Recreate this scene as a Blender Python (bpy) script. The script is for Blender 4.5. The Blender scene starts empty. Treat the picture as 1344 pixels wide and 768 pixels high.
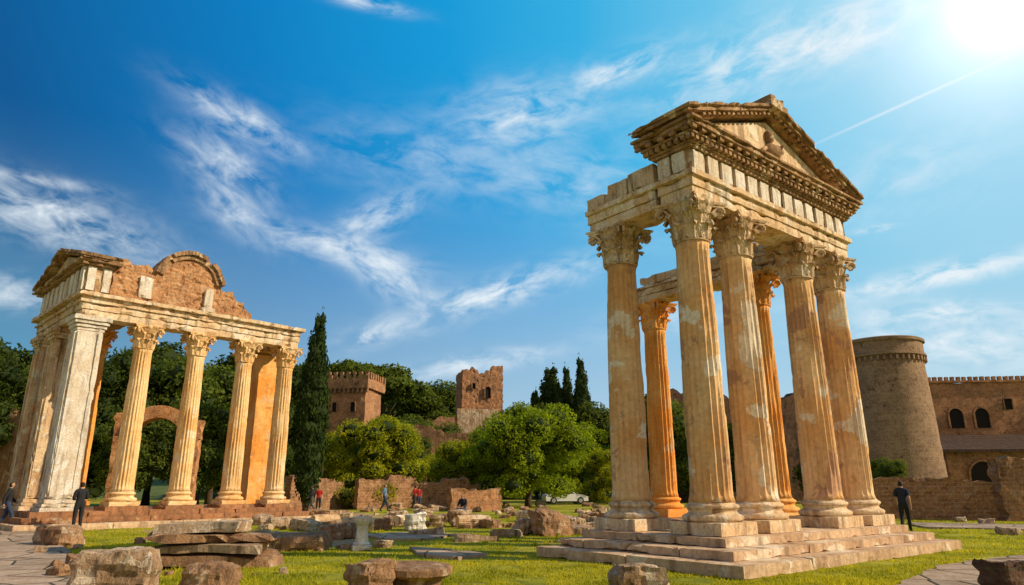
import bpy, bmesh, math, random
import numpy as np
from mathutils import Vector, Matrix, noise
random.seed(7); rng=np.random.default_rng(7)
R=math.radians
scene=bpy.context.scene
COL=scene.collection
scene.view_settings.view_transform='Standard'
scene.view_settings.look='None'
scene.view_settings.exposure=0
F=896.0; PIT=R(15.94); CH=1.55
cP,sP=math.cos(PIT),math.sin(PIT)
def pix(px,py):
    u=px-672; v=384-py
    return Vector((u,F*cP-v*sP,F*sP+v*cP))
def gp(px,py,z=0.0):
    d=pix(px,py); t=(z-CH)/d.z
    return (d.x*t,d.y*t)
def at(px,Y,py=640):
    d=pix(px,py); return d.x/d.y*Y

# ---------------------------------------------------------------- materials
class NT:
    def __init__(s,name):
        s.m=bpy.data.materials.new(name); s.m.use_nodes=True
        s.t=s.m.node_tree; s.t.nodes.clear()
        s.out=s.t.nodes.new('ShaderNodeOutputMaterial')
    def n(s,typ,**k):
        nd=s.t.nodes.new(typ)
        for a,b in k.items(): setattr(nd,a,b)
        return nd
    def l(s,a,b): s.t.links.new(a,b)
    def setin(s,sock,v):
        if isinstance(v,bpy.types.NodeSocket): s.l(v,sock)
        else:
            if isinstance(v,(tuple,list)) and len(v)==3 and len(sock.default_value)==4: v=(*v,1)
            sock.default_value=v
    def noise(s,vec,scale,detail=4,rough=.55,dist=0):
        nd=s.n('ShaderNodeTexNoise'); s.l(vec,nd.inputs['Vector'])
        nd.inputs['Scale'].default_value=scale; nd.inputs['Detail'].default_value=detail
        nd.inputs['Roughness'].default_value=rough; nd.inputs['Distortion'].default_value=dist
        return nd.outputs[0]
    def rng(s,v,a,b,c=0,d=1):
        nd=s.n('ShaderNodeMapRange'); s.l(v,nd.inputs[0])
        for i,x in zip((1,2,3,4),(a,b,c,d)): nd.inputs[i].default_value=x
        return nd.outputs[0]
    def mix(s,f,a,b,mode='MIX'):
        nd=s.n('ShaderNodeMixRGB',blend_type=mode)
        s.setin(nd.inputs[0],f); s.setin(nd.inputs[1],a); s.setin(nd.inputs[2],b)
        return nd.outputs[0]
    def math(s,op,a,b=0.0):
        nd=s.n('ShaderNodeMath',operation=op); s.setin(nd.inputs[0],a); s.setin(nd.inputs[1],b)
        return nd.outputs[0]
    def vmul(s,v,xyz):
        nd=s.n('ShaderNodeVectorMath',operation='MULTIPLY'); s.l(v,nd.inputs[0]); nd.inputs[1].default_value=xyz
        return nd.outputs[0]
    def pos(s): return s.n('ShaderNodeNewGeometry').outputs['Position']
    def objc(s): return s.n('ShaderNodeTexCoord').outputs['Object']
    def bump(s,h,strength,dist,prev=None):
        nd=s.n('ShaderNodeBump'); s.l(h,nd.inputs['Height'])
        nd.inputs['Strength'].default_value=strength; nd.inputs['Distance'].default_value=dist
        if prev: s.l(prev,nd.inputs['Normal'])
        return nd.outputs[0]
    def finish(s,col,rough=.85,normal=None,spec=.15,metal=0):
        b=s.n('ShaderNodeBsdfPrincipled'); s.setin(b.inputs['Base Color'],col)
        b.inputs['Roughness'].default_value=rough; b.inputs['Metallic'].default_value=metal
        b.inputs['Specular IOR Level'].default_value=spec
        if normal: s.l(normal,b.inputs['Normal'])
        s.l(b.outputs[0],s.out.inputs[0]); return s.m

def stone(name,a,b,c,dark,scale=1.0,pt=.56,streak=.6,bs=.5,c2=None,pt2=.6,fine=(.72,.69,.66)):
    s=NT(name); p=s.pos()
    n1=s.noise(p,.8*scale,3,.6)
    n2=s.noise(p,1.25*scale,5,.6,.4)
    n4=s.noise(p,12*scale,4,.7)
    st=s.noise(s.vmul(p,(2.6,2.6,.35)),1.3*scale,4,.65)
    col=s.mix(s.rng(n1,.40,.60),a,b)
    pm=s.rng(n2,pt,pt+.02)
    col=s.mix(s.math('MULTIPLY',pm,.9),col,c)
    if c2: col=s.mix(s.rng(n2,1-pt2-.02,1-pt2,.85,0),col,c2)
    col=s.mix(s.math('MULTIPLY',s.rng(st,.50,.68),streak),col,dark)
    n6=s.noise(p,4.5*scale,5,.7,.3)
    col=s.mix(s.math('MULTIPLY',s.rng(n6,.57,.68),.6*streak+.05),col,dark)
    col=s.mix(1.0,col,s.mix(s.rng(n4,.3,.7),fine,(1.14,1.13,1.12)),'MULTIPLY')
    nb=s.bump(s.math('ADD',n4,s.math('MULTIPLY',pm,.35)),bs,.05)
    return s.finish(col,.9,nb)

def brick(name,c1,c2,mort,bw=.42,bh=.13,cyl=0,patch=(.3,.22,.15),light=(.45,.33,.2)):
    s=NT(name); o=s.objc()
    sx=s.n('ShaderNodeSeparateXYZ'); s.l(o,sx.inputs[0])
    cb=s.n('ShaderNodeCombineXYZ')
    if cyl:
        ang=s.math('ARCTAN2',sx.outputs[1],sx.outputs[0])
        s.l(s.math('MULTIPLY',ang,float(cyl)),cb.inputs[0])
    else: s.l(s.math('ADD',sx.outputs[0],sx.outputs[1]),cb.inputs[0])
    s.l(sx.outputs[2],cb.inputs[1])
    p=s.pos()
    br=s.n('ShaderNodeTexBrick'); s.l(cb.outputs[0],br.inputs['Vector'])
    br.inputs['Color1'].default_value=(*c1,1); br.inputs['Color2'].default_value=(*c2,1); br.inputs['Mortar'].default_value=(*mort,1)
    br.inputs['Scale'].default_value=1; br.inputs['Mortar Size'].default_value=.018
    br.inputs['Brick Width'].default_value=bw; br.inputs['Row Height'].default_value=bh; br.inputs['Bias'].default_value=-.1
    n1=s.noise(p,.5,5,.65,.4); n2=s.noise(p,2.3,5,.7); n4=s.noise(p,9,4,.75)
    col=s.mix(s.rng(n1,.47,.60,0,.7),br.outputs[0],patch)
    col=s.mix(s.rng(n2,.53,.64,0,.65),col,light)
    col=s.mix(s.rng(n2,.34,.43,.75,0),col,tuple(q*.3 for q in c2))
    col=s.mix(1.0,col,s.mix(s.rng(n4,.3,.7),(.55,.52,.5),(1.3,1.25,1.2)),'MULTIPLY')
    nb=s.bump(br.outputs[1],-.7,.04); nb=s.bump(n4,.8,.07,nb)
    return s.finish(col,.92,nb)

def plain(name,c,rough=.6,metal=0,var=.25,scale=8,spec=.3):
    s=NT(name); n=s.noise(s.pos(),scale,3)
    col=s.mix(1.0,c,s.mix(n,(1-var,)*3,(1+var,)*3),'MULTIPLY')
    return s.finish(col,rough,None,spec,metal)

def foliage(name,dark,light,tr=.35,sc=.55):
    s=NT(name); p=s.pos()
    isl=s.n('ShaderNodeNewGeometry').outputs['Random Per Island']
    n=s.noise(p,sc,3,.6)
    f=s.math('ADD',s.rng(n,.38,.62,0,.65),s.math('MULTIPLY',isl,.4))
    col=s.mix(f,dark,light)
    d=s.n('ShaderNodeBsdfDiffuse'); s.l(col,d.inputs[0])
    t=s.n('ShaderNodeBsdfTranslucent'); s.l(s.mix(1.0,col,(1.6,1.5,.7),'MULTIPLY'),t.inputs[0])
    m=s.n('ShaderNodeMixShader'); m.inputs[0].default_value=tr
    s.l(d.outputs[0],m.inputs[1]); s.l(t.outputs[0],m.inputs[2]); s.l(m.outputs[0],s.out.inputs[0])
    return s.m

M_COL=stone('column_travertine',(.72,.41,.17),(.80,.56,.31),(.86,.77,.62),(.24,.12,.055),.7,.575,.5,.3,(.50,.29,.19),.60,(.82,.80,.78))
M_COLO=stone('column_orange_stone',(.82,.34,.07),(.86,.48,.16),(.74,.48,.26),(.28,.12,.04),.9,.6,.4,.35,None,.6,(.82,.80,.78))
M_COL2=stone('column_ochre_stone',(.78,.46,.18),(.85,.62,.33),(.84,.68,.47),(.24,.12,.05),.9,.6,.5,.3,None,.6,(.82,.80,.78))
M_ENT=stone('cream_marble',(.82,.66,.45),(.72,.50,.29),(.87,.78,.64),(.17,.09,.045),1.1,.57,.7,.5)
M_ENT2=stone('stained_marble',(.76,.60,.40),(.62,.41,.23),(.82,.72,.57),(.14,.075,.04),1.3,.58,.8,.55)
M_WHITE=stone('white_marble',(.80,.75,.66),(.70,.60,.47),(.85,.82,.76),(.22,.14,.085),1.4,.58,.55,.4)
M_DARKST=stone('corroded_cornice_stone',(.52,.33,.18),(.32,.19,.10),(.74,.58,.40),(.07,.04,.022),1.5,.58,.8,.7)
M_STEP=stone('step_stone',(.70,.50,.32),(.54,.36,.22),(.78,.66,.50),(.15,.09,.05),.8,.57,.6,.4)
M_POD2=stone('reddish_podium_stone',(.44,.21,.10),(.32,.16,.08),(.52,.37,.24),(.09,.05,.03),1.2,.6,.7,.7)
M_ROCK=stone('rubble_stone',(.56,.42,.28),(.40,.26,.155),(.70,.59,.45),(.09,.055,.03),1.6,.56,.75,.9)
M_ROCK2=stone('brown_rubble_stone',(.46,.27,.145),(.32,.185,.10),(.58,.43,.29),(.07,.04,.023),1.8,.58,.75,.9)
M_BRICK=brick('orange_brick',(.64,.27,.09),(.48,.19,.075),(.50,.34,.2),.42,.13,0,(.36,.17,.08),(.62,.40,.22))
M_RUBB=brick('eroded_tan_brickwork',(.62,.32,.14),(.42,.19,.085),(.54,.38,.24),.42,.17,0,(.36,.19,.10),(.64,.45,.28))
M_BRICKD=brick('brown_brick',(.40,.205,.10),(.30,.15,.075),(.40,.29,.19),.6,.2,0,(.19,.115,.07),(.48,.32,.19))
M_BRICKB=brick('weathered_red_brown_brick',(.48,.23,.11),(.36,.17,.08),(.42,.30,.19),.6,.24,0,(.25,.145,.085),(.50,.32,.18))
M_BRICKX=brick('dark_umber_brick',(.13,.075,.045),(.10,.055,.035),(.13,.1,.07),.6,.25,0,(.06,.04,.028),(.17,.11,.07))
M_TOWER=brick('tower_brick',(.36,.245,.16),(.28,.185,.12),(.38,.29,.21),.8,.38,4.3,(.24,.165,.115),(.40,.30,.20))
M_OPEN=plain('dark_opening',(.015,.012,.010),.95)
M_ROOF=brick('dark_roof_tile',(.10,.06,.045),(.07,.045,.035),(.02,.015,.012),.5,.3,0,(.06,.045,.038),(.13,.08,.055))
M_TRUNK=stone('bark',(.12,.08,.05),(.09,.06,.04),(.15,.11,.08),(.03,.02,.015),2,.6,.6,.9)
F_BRIGHT=foliage('bright_leaves',(.075,.125,.010),(.34,.42,.03),.48,.9)
F_YEL=foliage('yellow_green_leaves',(.13,.16,.011),(.46,.47,.032),.48,.9)
F_DARK=foliage('dark_leaves',(.016,.032,.009),(.085,.115,.020),.27)
F_CYP=foliage('cypress_leaves',(.013,.028,.010),(.055,.082,.020),.15,1.5)
F_PINE=foliage('pine_leaves',(.038,.066,.014),(.17,.21,.032),.34,.7)
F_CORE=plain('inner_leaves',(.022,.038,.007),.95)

# ---------------------------------------------------------------- geometry
def nz(x,y,z): return noise.noise(Vector((x,y,z)))
class G:
    def __init__(s): s.v=[]; s.f=[]
    def ext(s,vs,fs,M=None):
        o=len(s.v)
        if M is not None: vs=[tuple(M@Vector(v)) for v in vs]
        s.v.extend(vs); s.f.extend([tuple(i+o for i in f) for f in fs])
    def box(s,x0,x1,y0,y1,z0,z1,seg=.3,amp=.008,chip=.04,M=None,sd=None,freq=2.2):
        sd=random.random()*100 if sd is None else sd
        n=[max(1,min(70,int(round((b-a)/seg)))) for a,b in ((x0,x1),(y0,y1),(z0,z1))]
        idx={}; vs=[]; fs=[]
        L=((x0,x1),(y0,y1),(z0,z1))
        def vid(i,j,k):
            key=(i,j,k)
            if key in idx: return idx[key]
            c=[L[a][0]+(L[a][1]-L[a][0])*q/n[a] for a,q in enumerate(key)]
            inn=[0,0,0]; e=0
            for a,q in enumerate(key):
                if q==0: inn[a]=1; e+=1
                elif q==n[a]: inn[a]=-1; e+=1
            x,y,z=c; 
            dx=amp*nz(x*freq+sd,y*freq,z*freq); dy=amp*nz(x*freq,y*freq+sd,z*freq+9); dz=amp*nz(x*freq+5,y*freq,z*freq+sd)
            if e>=2 and chip>0:
                q=nz(x*freq*1.3+sd,y*freq*1.3,z*freq*1.3+3)+.35*nz(x*6,y*6+sd,z*6)
                q=chip*(.1+max(0,q-.12)*2.6)
                dx+=inn[0]*q; dy+=inn[1]*q; dz+=inn[2]*q
            idx[key]=len(vs); vs.append((x+dx,y+dy,z+dz)); return idx[key]
        nx,ny,nk=n
        for i in range(nx):
            for j in range(ny):
                fs.append((vid(i,j,0),vid(i,j+1,0),vid(i+1,j+1,0),vid(i+1,j,0)))
                fs.append((vid(i,j,nk),vid(i+1,j,nk),vid(i+1,j+1,nk),vid(i,j+1,nk)))
        for i in range(nx):
            for k in range(nk):
                fs.append((vid(i,0,k),vid(i+1,0,k),vid(i+1,0,k+1),vid(i,0,k+1)))
                fs.append((vid(i,ny,k),vid(i,ny,k+1),vid(i+1,ny,k+1),vid(i+1,ny,k)))
        for j in range(ny):
            for k in range(nk):
                fs.append((vid(0,j,k),vid(0,j,k+1),vid(0,j+1,k+1),vid(0,j+1,k)))
                fs.append((vid(nx,j,k),vid(nx,j+1,k),vid(nx,j+1,k+1),vid(nx,j,k+1)))
        s.ext(vs,fs,M)
    def lathe(s,prof,n=32,M=None,amp=0,cap=True,fn=None):
        vs=[];fs=[]
        for (r,z) in prof:
            for i in range(n):
                a=2*math.pi*i/n; rr=r
                if amp: rr+=amp*nz(math.cos(a)*2+r*3,math.sin(a)*2,z*2.3)
                if fn: rr=fn(rr,a,z)
                vs.append((rr*math.cos(a),rr*math.sin(a),z))
        for k in range(len(prof)-1):
            for i in range(n):
                j=(i+1)%n
                fs.append((k*n+i,k*n+j,(k+1)*n+j,(k+1)*n+i))
        if cap:
            fs.append(tuple(range(n))[::-1]); fs.append(tuple((len(prof)-1)*n+i for i in range(n)))
        s.ext(vs,fs,M)
    def tube(s,pts,rad,n=8,M=None):
        vs=[];fs=[]
        pts=[Vector(p) for p in pts]
        for k,p in enumerate(pts):
            d=(pts[min(k+1,len(pts)-1)]-pts[max(k-1,0)]).normalized()
            up=Vector((0,0,1)) if abs(d.z)<.9 else Vector((1,0,0))
            a=d.cross(up).normalized(); b=d.cross(a)
            for i in range(n):
                t=2*math.pi*i/n; q=p+(a*math.cos(t)+b*math.sin(t))*rad[k]
                vs.append(tuple(q))
        for k in range(len(pts)-1):
            for i in range(n):
                j=(i+1)%n; fs.append((k*n+i,k*n+j,(k+1)*n+j,(k+1)*n+i))
        fs.append(tuple(range(n))[::-1]); fs.append(tuple((len(pts)-1)*n+i for i in range(n)))
        s.ext(vs,fs,M)
    def wall(s,L,top,th,z0=0,seg=.35,amp=.05,M=None,x0=0,sd=0,jag=.12,pit=0):
        nx=max(2,int(L/seg)); 
        H=max(top(x0+L*i/nx) for i in range(nx+1))-z0; nk=max(2,min(60,int(H/seg)))
        vs=[];fs=[]
        for i in range(nx+1):
            x=x0+L*i/nx; t=top(x)+jag*nz(x*1.9+sd,3.3,1)+jag*.8*nz(x*6.1+sd,1,4)
            for side in (-1,1):
                for k in range(nk+1):
                    z=z0+(t-z0)*k/nk
                    y=side*th/2+amp*nz(x*1.5+sd,side*7,z*1.5)
                    if pit:
                        q=nz(x*3.1+sd,side*3,z*3.7)+.6*nz(x*7.3+sd,side*5,z*8.1)
                        y-=side*pit*max(0,q*1.4-.1)
                    ex=0
                    if i==0: ex=jag*.8*nz(1,z*2+sd,side)
                    if i==nx: ex=jag*.8*nz(7,z*2+sd,side)
                    vs.append((x+ex,y,z))
        m=nk+1
        def id(i,sd_,k): return (i*2+sd_)*m+k
        for i in range(nx):
            for k in range(nk):
                fs.append((id(i,0,k),id(i+1,0,k),id(i+1,0,k+1),id(i,0,k+1)))
                fs.append((id(i,1,k),id(i,1,k+1),id(i+1,1,k+1),id(i+1,1,k)))
            fs.append((id(i,0,nk),id(i+1,0,nk),id(i+1,1,nk),id(i,1,nk)))
        for k in range(nk):
            fs.append((id(0,0,k),id(0,0,k+1),id(0,1,k+1),id(0,1,k)))
            fs.append((id(nx,0,k),id(nx,1,k),id(nx,1,k+1),id(nx,0,k+1)))
        s.ext(vs,fs,M)
    def mesh(s,name,mat,smooth=False):
        me=bpy.data.meshes.new(name); me.from_pydata(s.v,[],s.f)
        for m in (mat if isinstance(mat,list) else [mat]): me.materials.append(m)
        if smooth: me.polygons.foreach_set('use_smooth',[True]*len(me.polygons))
        me.update(); return me
def put(name,me,parent=None,loc=(0,0,0),rot=(0,0,0),sc=(1,1,1)):
    o=bpy.data.objects.new(name,me); COL.objects.link(o)
    if parent: o.parent=parent
    o.location=loc; o.rotation_euler=rot; o.scale=sc
    return o
def tag(o,label,cat,group=None):
    o['label']=label; o['category']=cat
    if group: o['group']=group
    return o
def root(name,loc,rz,label,cat,group=None):
    o=put(name,None,None,loc,(0,0,rz)); o.empty_display_size=.3
    return tag(o,label,cat,group)
T=Matrix.Translation
def RY(a): return Matrix.Rotation(a,4,'Y')
def RZ(a): return Matrix.Rotation(a,4,'Z')
def RX(a): return Matrix.Rotation(a,4,'X')

# ---------------------------------------------------------------- columns
def shaft_mesh(name,h,rb,rt,mat,sd,nfl=20):
    g=G(); per=8; n=nfl*per; rings=46; prof=[]
    for k in range(rings+1):
        t=k/rings; r=rb+(rt-rb)*t+.018*math.sin(math.pi*t)
        if t<.012: r+=.035
        if t>.985: r+=.03
        prof.append((r,h*t))
    def fn(r,a,z):
        ph=(a/(2*math.pi)*nfl)%1.0
        t=z/h
        dm=nz(math.cos(a)*1.1+sd,math.sin(a)*1.1,z*.55+sd)+.4*nz(math.cos(a)*3+sd,math.sin(a)*3,z*1.6)
        dam=min(1,max(0,(dm-.2)*5))
        e=max(0,min(1,(t-.012)*60))*max(0,min(1,(.985-t)*60))
        fl=.056*math.sin(math.pi*ph)**.6*e*(1-dam*.8)
        j=0
        for q in (.27,.52,.77):
            j+=.014*max(0,1-abs(t-q-.01*sd%.05)*120)
        return r-fl-dam*.03-j-.004*nz(math.cos(a)*6,math.sin(a)*6+sd,z*5)
    g.lathe(prof,n,fn=fn)
    return g.mesh(name,mat,True)
def base_mesh(name,r,mat,pw,ph):
    g=G(); g.box(-pw/2,pw/2,-pw/2,pw/2,0,ph,.12,.006,.025)
    prof=[(r*1.30,ph+.002)]
    def tor(rc,z0,hh,b):
        return [(rc+b*math.sin(math.pi*i/8),z0+hh*(1-math.cos(math.pi*i/8))/2) for i in range(9)]
    z=ph
    prof=tor(r*1.24,z,.15,.075)+[(r*1.16,z+.17),(r*1.10,z+.20),(r*1.10,z+.23),(r*1.15,z+.26)]+tor(r*1.12,z+.27,.10,.05)+[(r*1.06,z+.39),(r*1.03,z+.42)]
    g.lathe(prof,40,amp=.012)
    return g.mesh(name,mat,False)
def capital_mesh(name,r,h,mat,half):
    g=G()
    g.lathe([(r+.05,0),(r+.06,.03),(r+.02,.06),(r,.09),(r+.01,.4*h),(r+.05,.65*h),(r+.16,.86*h),(r+.20,.90*h)],32)
    def leaf(ang,z0,H,w,out,rb):
        vs=[];fs=[]; nu=7; nv=9
        for j in range(nv):
            s_=j/(nv-1)
            rr=rb+.03+.05*s_+out*s_**3
            zz=z0+H*math.sin(min(1,s_*1.08)*math.pi*.5)
            if s_>.8: zz-=H*.9*(s_-.8); rr+=.02
            ww=w*(.62+.55*math.sin(math.pi*min(1,s_*.85+.1)))*(1-.75*max(0,s_-.75)/.25*.8)
            ww*=1+.14*(-1)**j
            for i in range(nu):
                q=i/(nu-1)*2-1
                cr=.035*(1-abs(q))-.03*abs(q)+(.014 if i%2 else -.012)
                vs.append((rr+cr,q*ww/2,zz-.03*abs(q)*(1 if j%2 else 2)))
        for j in range(nv-1):
            for i in range(nu-1):
                fs.append((j*nu+i,j*nu+i+1,(j+1)*nu+i+1,(j+1)*nu+i))
        g.ext(vs,fs,RZ(ang))
    for i in range(8): leaf(i*math.pi/4,.05,.40*h,.34,.13,r)
    for i in range(8): leaf((i+.5)*math.pi/4,.08,.66*h,.34,.17,r)
    for i in range(4):
        A=RZ(math.pi/4+i*math.pi/2)
        leaf(math.pi/4+i*math.pi/2,.3*h,.52*h,.2,.20,r+.02)
        for q in (-1,1):
            pts=[];rad=[]
            for k in range(22):
                t=k/21
                if t<.4:
                    u=t/.4; pts.append((r+.05+ (half*1.18-r-.08)*u**1.4, q*(.16-.09*u), .50*h+.36*h*math.sin(u*math.pi/2)))
                    rad.append(.035)
                else:
                    u=(t-.4)/.6; a=math.pi/2-u*3.3*math.pi*.9; ra=.115*(1-u*.75)
                    pts.append((half*1.18-.03+ra*math.cos(a),q*.07,.86*h-.115+ra*math.sin(a))); rad.append(.035*(1-u*.3))
            g.tube(pts,rad,6,A)
        B=RZ(i*math.pi/2)
        g.lathe([(.0,0),(.07,.0),(.09,.04),(.05,.07),(0,.08)],10,B@T((half*.80,0,.93*h))@RY(math.pi/2),cap=False)
    n=9; ring=[]
    for i in range(4):
        a0=Vector((half,-half)) ; a1=Vector((half,half))
        for k in range(n):
            t=k/n; p=a0.lerp(a1,t); p.x-=half*.26*math.sin(math.pi*t)
            c,s_=math.cos(i*math.pi/2),math.sin(i*math.pi/2)
            ring.append((p.x*c-p.y*s_,p.x*s_+p.y*c))
    m=len(ring)
    lv=[(.94,.885*h),(.94,.93*h),(1.0,.945*h),(1.02,h)]
    vs=[(x*k,y*k,z) for k,z in lv for x,y in ring]; fs=[]
    for a in range(len(lv)-1):
        for i in range(m): fs.append((a*m+i,a*m+(i+1)%m,(a+1)*m+(i+1)%m,(a+1)*m+i))
    fs.append(tuple(range(m))[::-1]); fs.append(tuple((len(lv)-1)*m+i for i in range(m)))
    g.ext(vs,fs)
    g.v=[(x+.02*nz(x*5,y*5,z*5),y+.02*nz(x*5+9,y*5,z*5),z+.015*nz(x*5,y*5+9,z*5)) for x,y,z in g.v]
    return g.mesh(name,mat,False)

def make_columns(parent,places,z0,z1,rb,rt,mat,matb,matc,pw,ph,half,caph,alt=None,altidx=()):
    H=z1-z0; bh=ph+.42
    shafts=[shaft_mesh('column_shaft_mesh',H-bh-caph,rb,rt,mat,k*3.7) for k in range(3)]
    bm_=base_mesh('column_base_mesh',rb,matb,pw,ph)
    cm=capital_mesh('capital_mesh',rt,caph,matc,half)
    if alt:
        sa=shaft_mesh('column_shaft_mesh',H-bh-caph,rb,rt,alt,11.3); ba=base_mesh('column_base_mesh',rb,alt,pw,ph); ca=capital_mesh('capital_mesh',rt,caph,alt,half)
    for i,(x,y) in enumerate(places):
        A=i in altidx
        c=put('column',sa if A else shafts[i%3],parent,(x,y,z0+bh),(0,0,i*1.3))
        b=put('column_base',ba if A else bm_,c,(0,0,-bh),(0,0,-i*1.3))
        k=put('capital',ca if A else cm,c,(0,0,H-bh-caph),(0,0,-i*1.3+ (i%2)*math.pi/2))

# ================================================================ RIGHT TEMPLE
RT=root('temple_ruin',(4.53,16.2,0),R(38.8),'ruined corinthian temple front with pediment on stone steps','temple')
XR=6.95
def blocks_course(g,x0,x1,y0,y1,z0,z1,dep,ch=.02):
    x=x0
    while x<x1-.3:
        l=random.uniform(2.0,3.4); e=x1 if x+l>x1-1.1 else x+l
        g.box(x+.004,e-.004,y0+random.uniform(-.012,.012),y0+dep,z0,z1-random.uniform(0,.006),.13,.006,ch); x=e
    y=y0+dep
    while y<y1-.3:
        l=random.uniform(1.1,1.8); e=y1 if y+l>y1-.6 else y+l
        g.box(x0+random.uniform(-.02,.02),x0+dep,y+.005,e-.005,z0,z1-random.uniform(0,.01),.15,.01,.04); y=e
    g.box(x0+dep-.02,x1-.02,y0+dep-.02,y1-.02,z0,z1-.025,.6,.01,.02)
steps=[(-2.15,8.15,-2.1,3.6,-.05,.18),(-1.6,7.92,-1.55,3.4,.18,.36),(-1.0,7.7,-.98,3.2,.36,.54)]
for i,(a,b,c,d,e,f) in enumerate(steps):
    g=G(); blocks_course(g,a,b,c,d,e,f,1.3); put('step' if i<2 else 'podium',g.mesh('step_mesh',M_STEP),RT)
g=G(); g.box(5.7,7.9,3.2,8.1,-.05,.54,.3,.02,.06); put('podium',g.mesh('podium_mesh',M_BRICK),RT)
cp=[(0,0),(1.86,0),(5.04,0),(XR,0),(0,2.4),(XR-.1,2.5),(XR,7.0)]
make_columns(RT,cp,.54,8.5,.485,.40,M_COL,M_ENT,M_ENT2,1.36,.28,.66,1.08,M_COLO,(5,6))
def entab(name,spec,fn,mat):
    g=G()
    for q in spec: g.box(*fn(*q),.14,.010,.035)
    put(name,g.mesh(name+'_mesh',mat),RT)
entab('architrave',((8.5,8.76,.50),(8.765,9.02,.54),(9.02,9.16,.63)),lambda a,b,h:(-h,XR+h,-h,h,a,b),M_ENT)
entab('architrave',((8.5,8.76,.50),(8.765,9.02,.54),(9.02,9.16,.63)),lambda a,b,h:(-h,h,.64,3.05+h*.1,a,b),M_ENT)
g=G()
for (a,b,h) in ((8.5,8.76,.50),(8.765,9.02,.53),(9.02,9.16,.60),(9.165,9.5,.5)):
    g.box(XR-h,XR+h,.64,7.9-(.7 if a>9.1 else 0),a,b,.16,.02,.08)
put('architrave',g.mesh('architrave_mesh',M_ENT2),RT)
g=G(); g.box(-.5,XR+.5,-.5,.5,9.16,9.76,.2,.008,.02)
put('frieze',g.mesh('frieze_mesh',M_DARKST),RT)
x=-.44
while x<XR+.4:
    g=G(); g.box(x,x+.44,-.57,-.45,9.20,9.73,.13,.006,.018); put('frieze_panel',g.mesh('frieze_panel_mesh',M_WHITE),RT); x+=.60
for y in (-.36,.1):
    g=G(); g.box(-.57,-.45,y,y+.38,9.20,9.73,.13,.006,.018); put('frieze_panel',g.mesh('frieze_panel_mesh',M_WHITE),RT)
g=G()
yy=.64
for l,tz in ((.95,9.78),(.85,9.72),(.72,9.55)):
    g.box(-.52,.50,yy,yy+l-.03,9.165,tz,.12,.018,.06); yy+=l
put('frieze',g.mesh('frieze_mesh',M_ENT2),RT)
XC=XR
g=G(); g.box(-.62,XC+.62,-.62,.62,9.76,9.85,.14,.006,.018); g.box(-.66,XC+.66,-.66,.66,9.852,9.90,.16,.006,.012)
x=-.76
while x<XC+.66:
    g.box(x,x+.11,-.78,-.60,9.9,10.02,.2,.003,.006)
    g.box(x,x+.11,.60,.78,9.9,10.02,.2,.003,.006); x+=.20
y=-.56
while y<.6:
    g.box(-.78,-.60,y,y+.11,9.9,10.02,.2,.003,.006); g.box(XC+.6,XC+.78,y,y+.11,9.9,10.02,.2,.003,.006); y+=.20
g.box(-.81,XC+.81,-.81,.81,10.02,10.08,.16,.006,.012)
x=-.84
while x<XC+.72:
    g.box(x,x+.17,-.90,-.80,10.08,10.18,.12,.004,.01); x+=.38
y=-.75
while y<.8:
    g.box(-.90,-.80,y,y+.17,10.08,10.18,.12,.004,.01); y+=.38
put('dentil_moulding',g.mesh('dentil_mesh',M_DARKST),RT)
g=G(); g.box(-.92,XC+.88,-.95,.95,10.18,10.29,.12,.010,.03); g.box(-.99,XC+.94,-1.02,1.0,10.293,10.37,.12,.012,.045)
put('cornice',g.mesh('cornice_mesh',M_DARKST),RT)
zb=10.37; rise=1.55; xm=3.22; hl=xm+.98; hr=XC+.94-xm
def tri_wall(g,x0,x1,xm,z0,zt,y0,y1,n=30):
    vs=[];fs=[]
    for i in range(n+1):
        x=x0+(x1-x0)*i/n
        t=(x-x0)/(xm-x0) if x<xm else (x1-x)/(x1-xm)
        z=z0+(zt-z0)*max(0,t)
        for y in (y0,y1):
            vs.append((x,y,z0)); vs.append((x,y,z))
    for i in range(n):
        a=i*4;b=a+4
        fs+=[(a,b,b+1,a+1),(a+2,a+3,b+3,b+2),(a+1,b+1,b+3,a+3)]
    g.ext(vs,fs)
g=G(); tri_wall(g,-.7,XC+.7,xm,zb-.02,zb+rise-.14,-.56,.56); put('tympanum',g.mesh('tympanum_mesh',M_ENT),RT)
g=G()
for sgn,hw in ((1,hl),(-1,hr)):
    ang=math.atan2(rise,hw); ln=math.hypot(rise,hw)
    M=T((xm-sgn*hw,0,zb)) @ (Matrix.Identity(4) if sgn==1 else RZ(math.pi)) @ RY(-ang)
    e=ln+.02
    f=(lambda a,b:(a,b)) if sgn==1 else (lambda a,b:(-b,-a))
    g.box(.15,e,*f(-.76,.74),-.01,.07,.16,.006,.02,M)
    g.box(-.02,e,*f(-.95,.90),.07,.16,.12,.010,.035,M)
    g.box(-.06,e,*f(-1.04,.98),.163,.26,.12,.014,.06,M)
    x=.7
    while x<e-.2:
        g.box(x,x+.12,*f(-.88,-.74),-.02,.068,.2,.003,.008,M); x+=.24
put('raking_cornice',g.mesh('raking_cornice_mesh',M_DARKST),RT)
g=G(); g.box(xm-.30,xm+.34,-1.0,.3,zb+rise+.10,zb+rise+.52,.10,.03,.08); g.box(xm-.44,xm+.42,-1.06,.4,zb+rise+.06,zb+rise+.24,.12,.02,.06)
put('ridge_block',g.mesh('ridge_block_mesh',M_DARKST),RT)
g=G()
Mz=T((xm,-.58,zb+.15))
g.lathe([(0,0),(.25,.02),(.34,.18),(.30,.38),(.14,.50),(.09,.56),(.14,.62),(.17,.74),(.15,.86),(.07,.95),(0,.97)],16,Mz,amp=.05,cap=False)
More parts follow.
